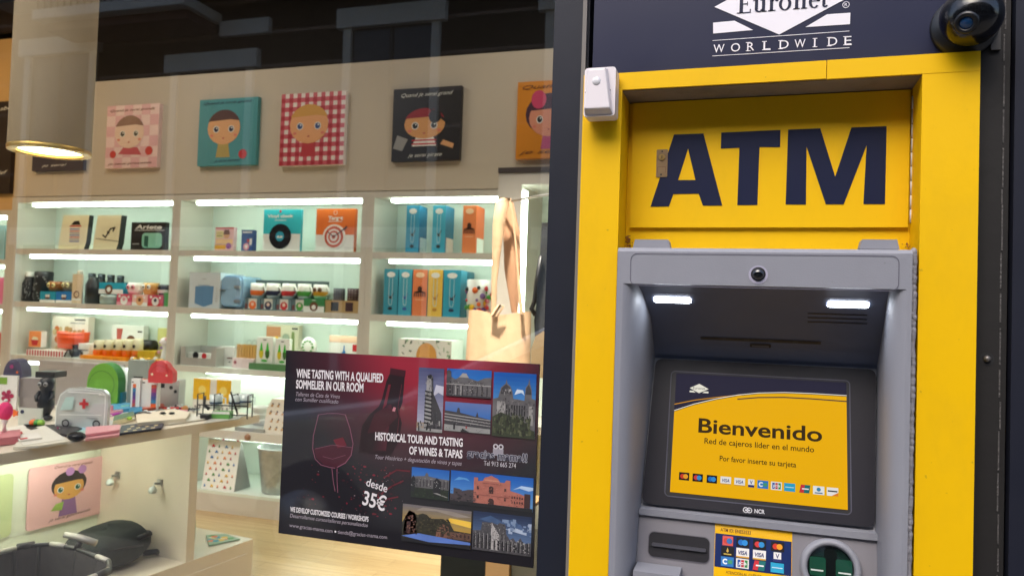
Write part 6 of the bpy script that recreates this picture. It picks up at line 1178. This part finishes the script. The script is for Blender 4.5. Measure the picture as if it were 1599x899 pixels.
# lower panel
Pb, Pt = Vector((0, Y4, Z4)), Vector((0, .03, Z2-.012)); ML = tilt(Pb, (Pt-Pb).normalized())
pan = mat('grey lower panel', (126, 124, 130), .5, var=.05, bump=.05, bscale=400)
q = MB(); q.M = ML; hp = (Pt-Pb).length; q.prism([(X3b-.001, -.12), (Xr3b+.001, -.12), (Xr3b+.001, hp-.003), (X3b-.001, hp-.003)], -.006, .004, pan); lp = q.build('lower_panel', g, world=True, bevel=.002)
k4 = pm(ML, [(1014, 828), (1109, 839), (1108, 879), (1015, 868)]); q = MB(); q.M = ML; vt = (k4[0][1]+k4[1][1])/2; vb = (k4[2][1]+k4[3][1])/2
q.poly(rrect(k4[0][0], vb, k4[1][0], vt, .011, 6), ink(34, 33, 38), .0045); rr_ = rrect(k4[0][0], vb, k4[1][0], vt, .011, 6); q.line(rr_+rr_[:1], .0016, mat('slot edge', (96, 94, 102), .4), .0055)
vm = (vt+vb)/2; uL, uR = k4[0][0]+.007, k4[1][0]-.007; q.prism(rrect(uL, vm-.003, uR, vm+.003, .002), .004, .010, mat('slot bar', (70, 70, 78), .4)); q.poly([((uL+uR)/2-.008, vm-.004), ((uL+uR)/2, vm-.008), ((uL+uR)/2+.008, vm-.004)], ink(56, 55, 60), .005); q.build('card_slot', lp)
t4 = pm(ML, [(1117, 816), (1237, 829), (1236, 899), (1115, 890)]); q = MB(); q.M = ML; a0, a1 = t4[0][0], t4[1][0]; b1 = (t4[0][1]+t4[1][1])/2; b0 = -.03
sky_ = mat('sticker yellow', (238, 184, 10), .3, coat=.4); q.rect(a0, b0, a1, b1, sky_, .005)
n1 = (pm(ML, [(1117, 832)])[0][1]+pm(ML, [(1236, 844)])[0][1])/2; n0 = (pm(ML, [(1115, 885)])[0][1]+pm(ML, [(1234, 896)])[0][1])/2; q.rect(a0+.001, n0, a1-.001, n1, mat('sticker navy', (26, 44, 96), .3, coat=.4), .0054)
q.text('ATM ID: ENES3533', (a0+.010, b1-.0135), (a0+.065, b1-.0135), .006, BRN, .0056, bold=.01); q.text('ATENCION AL CLIENTE', (a0+.022, n0-.010), (a0+.085, n0-.010), .005, BRN, .0056)
cols = [pm(ML, [(px, 850)])[0][0] for px in (1136.5, 1160, 1186, 1214)]
for r_, row in enumerate(('uonm', 'kvvV', 'cjga')):
    v = n1-(n1-n0)*(.19+.31*r_)
    for k, kind in enumerate(row): cards(q, kind, cols[k], v, .0115 if kind not in 'uV' else .0095, .0085, .006, lambda r, g_, bb: ink(r, g_, bb))
q.build('card_sticker', lp)
u, v = pm(ML, [(1296, 886)])[0]; R_o = pm(ML, [(1345, 892)])[0][0]-u; q = MB(); q.M = ML
q.lathe([(R_o*.74, .004), (R_o*.76, .016), (R_o*.86, .021), (R_o*.97, .016), (R_o, .004)], fas, (u, 0, v), axis='y', n=48); rg = q.build('card_reader_ring', lp)
gn = mat('dark green translucent plastic', (12, 40, 32), .2, coat=.8, var=.15); gn2 = mat('bright green translucent plastic', (18, 66, 48), .25, coat=.5)
q = MB(); q.M = ML; q.lathe([(0, .006), (R_o*.75, .006)], gn, (u, 0, v), axis='y', n=40)
for s_ in (-1, 1): q.prism(rrect(u+s_*R_o*.42-R_o*.26, v-R_o*.28, u+s_*R_o*.42+R_o*.26, v+R_o*.34, .004), .006, .015, gn2); q.rect(u+s_*R_o*.44-R_o*.2, v-R_o*.12, u+s_*R_o*.44+R_o*.2, v-R_o*.07, mat('white plastic', (200, 210, 204), .4), .0156)
q.prism(rrect(u-R_o*.2, v-R_o*.7, u+R_o*.2, v+R_o*.66, .008), .006, .011, mat('black slot plastic', (10, 16, 14), .2)); q.build('card_reader_mouth', rg)
zz = at(1030, 890, -.03).z; MB().box(X3b, -.05, zz-.03, at(1062, 892, -.03).x, Y4-.006, zz, fas).build('side_ledge', lp, bevel=.006, seg=3)
# bead of sealant and rust at the corners
q = MB(); seal = mat('grey bead sealant', (138, 136, 142), .7, bump=.4, bscale=60)
for k in range(130): z = ZT_-.004-k*.0055; q.ball((Xr0+.004+random.gauss(0, .0004), YA+.014, z), random.uniform(.0048, .0064), seal, sz=1.5, n=8)
q.build('sealant', g, world=True)
rust = mat('flaking rust', (150, 92, 56), .95, var=.5, scale=120, bump=.8, bscale=200)
q = MB()
for k in range(60): q.ball((at(981, 375, .02).x+random.gauss(0, .0035), .024+random.gauss(0, .002), at(980, 377, .02).z+random.gauss(0, .007)), random.uniform(.0006, .0016), rust, n=6)
q.build('rust', g, world=True); q = MB()
for k in range(20): q.ball((at(1420, 378, .02).x+random.gauss(0, .004), .024, at(1420, 382, .02).z+random.gauss(0, .003)), random.uniform(.0006, .0014), rust, n=6)
q.build('rust', g, world=True)

# ================================================================ BRAND SIGN ABOVE
YN = -.035; M = flat(YN)
sgn = mat('navy sign panel', (27, 32, 60), .4, var=.06, scale=3, spec=.35)
xs0 = at(926.5, 60, YN).x; xs1 = at(1580, 40, YN).x; zs0 = ZTOP-.012
g = empty('sign_panel', ((xs0+xs1)/2, YN, zs0), 'navy sign panel with white diamond logo above yellow surround', 'sign')
MB().box(xs0, YN, zs0, XR+.0, .06, zs0+.62, sgn).build('board', g, world=True, bevel=.003)
q = MB(); q.M = M; wt = mat('white sign vinyl', (232, 230, 238), .4, var=.03)
def sg(pts, m=wt, w=.0008): q.poly(pm(M, pts)[::-1] if sum((a[0]*b_[1]-b_[0]*a[1]) for a, b_ in zip(pts, pts[1:]+pts[:1])) > 0 else pm(M, pts), m, w)
sg([(1115.6, 11.5), (1216.7, 54.5), (1324, -3), (1222, -47)]); sg([(1113.6, 36), (1147, 33), (1176, 47.5), (1113.6, 53)]); sg([(1257.6, 43), (1291.4, 23), (1327.8, 20.5), (1327.2, 38.4)])
s_ = mpp(at(1220, 50, YN))
q.line(pm(M, [(1113, 64), (1326, 49)]), .9*s_, wt, .0008); q.line(pm(M, [(1112.5, 88), (1326, 75)]), .9*s_, wt, .0008)
for k, chh in enumerate('WORLDWIDE'):
    x = 1114+k*25.3; wd = 17 if chh == 'W' else (2.4 if chh == 'I' else (14 if chh in 'OD' else 11)); x += {'W': 0, 'I': 5}.get(chh, 2); y = 83-(x-1114)*.0605
    p0, p1 = pm(M, [(x, y), (x+wd, y-wd*.06)]); q.text(chh, p0, p1, 13*s_, wt, .0008)
    if chh in 'ILRDE': q.line(pm(M, [(x-1.5, y+.2), (x+(wd if chh in 'LE' else 5), y)]), 1.1*s_, wt, .0011); q.line(pm(M, [(x-1.5, y-12.6), (x+5, y-13)]), 1.1*s_, wt, .0011)
# hand-cut serif lettering inside the diamond
o0, o1 = pm(M, [(1150.5, 22.2), (1290.5, 11.6)]); LW = (Vector(o1)-Vector(o0)).length; ax = (Vector(o1)-Vector(o0)).normalized(); ay = Vector((-ax.y, ax.x)); CH = 29*s_
def gl_(x, pts_list):
    for pts in pts_list: q.poly([tuple(Vector(o0)+ax*(x+a)*LW+ay*c*CH) for a, c in pts], sgn, .0016)
def bx_(a, c, d, e_): return [(a, c), (d, c), (d, e_), (a, e_)]
def el_(cx, cy_, rx, ry, tx, ty, a0=0, a1=360, n_=20):
    o_ = []
    for k in range(n_):
        t0, t1 = radians(a0+(a1-a0)*k/n_), radians(a0+(a1-a0)*(k+1)/n_)
        o_.append([(cx+rx*cos(t0), cy_+ry*sin(t0)), (cx+rx*cos(t1), cy_+ry*sin(t1)), (cx+(rx-tx)*cos(t1), cy_+(ry-ty)*sin(t1)), (cx+(rx-tx)*cos(t0), cy_+(ry-ty)*sin(t0))])
    return o_
X_ = .68; th = .040; tn = .012
gl_(0, [bx_(.03, 0, .03+th, 1), bx_(0, 0, .16, .05), bx_(0, .95, .155, 1), bx_(.06, .48, .12, .53), bx_(.148, 0, .16, .2), bx_(.144, .8, .156, 1), bx_(.114, .40, .124, .62)])
gl_(.185, [bx_(.02, .15, .02+th*.9, X_), bx_(0, X_-.05, .05, X_), bx_(.1, 0, .1+th*.9, X_), bx_(.08, X_-.05, .12, X_), bx_(.1, 0, .155, .05)]+el_(.07, .17, .05, .18, .03, .07, 180, 345, 10))
gl_(.355, [bx_(.02, 0, .02+th*.9, X_), bx_(0, X_-.05, .04, X_), bx_(0, 0, .085, .05)]+el_(.085, .5, .045, .2, .02, .07, 60, 170, 8)+[ell(.098, X_-.09, .02, .08, 10)])
gl_(.475, el_(.07, .34, .07, .36, .034, .06))
gl_(.635, [bx_(.02, 0, .02+th*.9, X_), bx_(0, X_-.05, .04, X_), bx_(0, 0, .075, .05), bx_(.1, 0, .1+th*.9, .48), bx_(.085, 0, .155, .05)]+el_(.088, .48, .048, .2, .034, .07, 0, 170, 10))
gl_(.805, el_(.062, .34, .062, .36, .034, .06, 0, 318, 18)+[bx_(.03, .35, .118, .40)])
gl_(.935, [bx_(.018, .14, .018+th*.85, .88), bx_(0, X_-.05, .065, X_)]+el_(.05, .14, .032, .16, .028, .06, 180, 340, 8))
u, v = pm(M, [(1321, 8)])[0]; q.ring(u, v, 5*s_, 4.2*s_, wt, .0008); q.text('R', (u-2*s_, v-2.4*s_), (u+2*s_, v-2.4*s_), 4.8*s_, wt, .0008)
q.build('logo', g, world=True)

# ================================================================ MOTION SENSOR, DOME CAMERA
wpl = mat('white sensor plastic', (224, 218, 222), .4, var=.03, scale=8)
YM = -.105; M = flat(YM)
x0, z0 = [(pm(M, [(911, 183)])[0]), ][0]; x1, z1 = pm(M, [(962, 104)])[0]
g = empty('motion_sensor', ((x0+x1)/2, YF-.001, z0), 'white plastic motion sensor on the yellow surround corner', 'sensor')
w_, h_ = x1-x0, z1-z0
q = MB().prism(rrect(0, 0, w_, h_, .006, 4), -.04, 0, wpl); bd = q.build('housing', g, loc=(-w_/2, YM-(YF-.001), 0), bevel=.004, seg=3)
q = MB().add([(w_*.04, -.001, h_*.04), (w_*.94, -.001, h_*.04), (w_*.88, -.014, h_*.13), (w_*.06, -.014, h_*.13), (w_*.12, -.001, h_*.98), (w_*.74, -.001, h_*.98), (w_*.13, -.013, h_*.93), (w_*.70, -.013, h_*.93)], [(3, 2, 7, 6), (0, 1, 2, 3), (1, 5, 7, 2), (0, 3, 6, 4), (6, 7, 5, 4)], wpl); q.build('front_cover', bd, bevel=.002)
q = MB(); q.ring(w_*.43, h_*.68, w_*.22, w_*.17, mat('sensor ring', (150, 146, 152), .4), .0126); q.ball((w_*.43, -.011, h_*.68), w_*.155, mat('frosted lens', (214, 214, 218), .25), sy=.6, n=20); q.build('sensor_lens', bd)
q = MB()
for u, v, r in ((.06, .50, .03), (.82, .52, .035), (.70, .93, .012)): q.disc(w_*u, h_*v, w_*r, BK, .0015 if u != .70 else .0125, n=12)
q.rect(w_*.60, h_*.175, w_*.76, h_*.19, GREY, .0135); q.build('screw_hole', bd)
YK = -.075
p = at(1517, 26, -.085); r = 46*mpp(p)
blk = mat('glossy black dome', (9, 10, 13), .2, coat=.5, var=.1, bump=.3, bscale=24, spec=.35)
g = empty('dome_camera', (p.x, -.036, p.z), 'glossy black dome camera with blue lens on the navy sign', 'security camera')
MB().lathe([(0, .006), (r*1.04, .006), (r*1.08, .0), (r*1.08, -.0)], mat('black base ring', (24, 26, 30), .4), n=40, axis='y').lathe([(r*1.08, 0), (r*1.05, .014), (0, .014)], mat('black base ring', (0, 0, 0)), n=40, axis='y').build('base', g)
MB().ball((0, -.048, 0), r*.98, blk, n=36).build('dome', g)
dl = (EYE-Vector((p.x, -.084, p.z))); dl = Vector((-.36, -.85, -.52)).normalized(); c_ = Vector((0, -.048, 0))+dl*r*.97
Rm = dl.to_track_quat('Z', 'Y').to_matrix().to_4x4(); Rm.translation = c_
q = MB(); q.M = Rm; q.lathe([(r*.38, -.006), (r*.35, .002), (r*.24, .003), (r*.2, .000), (r*.2, 0)], mat('lens barrel', (18, 19, 22), .35), n=30); q.build('lens_barrel', g)
q = MB(); q.M = Rm; q.lathe([(r*.2, .0), (r*.14, .0015), (0, .002)][::-1], mat('blue coated lens', (16, 60, 104), .12, coat=.5), n=24); q.build('lens', g)
# ================================================================ FACADE
chm = mat('charcoal metal cladding', (36, 35, 35), .6, var=.16, scale=4, bump=.08, bscale=40, spec=.3); chn = mat('navy metal cladding', (25, 28, 41), .55, var=.12, scale=4, spec=.3)
g = empty('facade_wall', (1.2, -.03, 0), 'charcoal metal cladding of shop front beside yellow surround', 'wall')
YG = -.03
xg0 = at(1572, 500, YG).x
MB().box(XR-.02, YG, 0, xg0, .2, 4.2, chm).build('cladding_panel', g, world=True, bevel=.002)
tag(MB().box(xg0+.004, YG-.012, 0, 3.2, .2, 4.2, chn).build('cladding_panel', g, world=True, bevel=.004), 'navy cladding panel at the right picture edge')
MB().box(-7.2, -.01, 3.85, xl, .3, 12, chm).box(xl, .2, .0, 3.2, .3, 12, chm).box(-7.2, .0, 0, -6.9, .3, 3.85, chm).build('wall', g, world=True)
MB().box(XL, .0, 0, XR, .06, .12, chm).build('base_strip', g, world=True)
for px, py in ((1541, 560),):
    p = at(px, py, YG); MB().lathe([(0, .007), (.003, .007), (.0055, .004), (.006, 0)], mat('steel bolt', (120, 116, 112), .4, metal=.7), (p.x, YG, p.z), axis='y', n=16).lathe([(.006, .0005), (.011, .0005)], mat('dark washer', (26, 26, 28), .6), (p.x, YG, p.z), axis='y', n=16).build('bolt', g, world=True)
q = MB(); seam = mat('worn seam', (78, 76, 76), .7, var=.4, scale=60, bump=.5, bscale=150)
zq = .9
while zq < 2.2:
    L_ = random.uniform(.02, .08); x_ = xg0-.010+random.uniform(-.001, .001); q.box(x_, YG-.0012, zq, x_+.0022, YG-.0002, zq+L_, seam); zq += L_+random.uniform(.0, .01)
q.build('seam', g, world=True)
a_ = at(1546, 80, YG); c_ = at(1562, 0, YG); MB().box(a_.x, YG-.006, a_.z, c_.x, YG-.0003, c_.z+.3, ink(66, 64, 62)).build('cover_strip', g, world=True, bevel=.001)
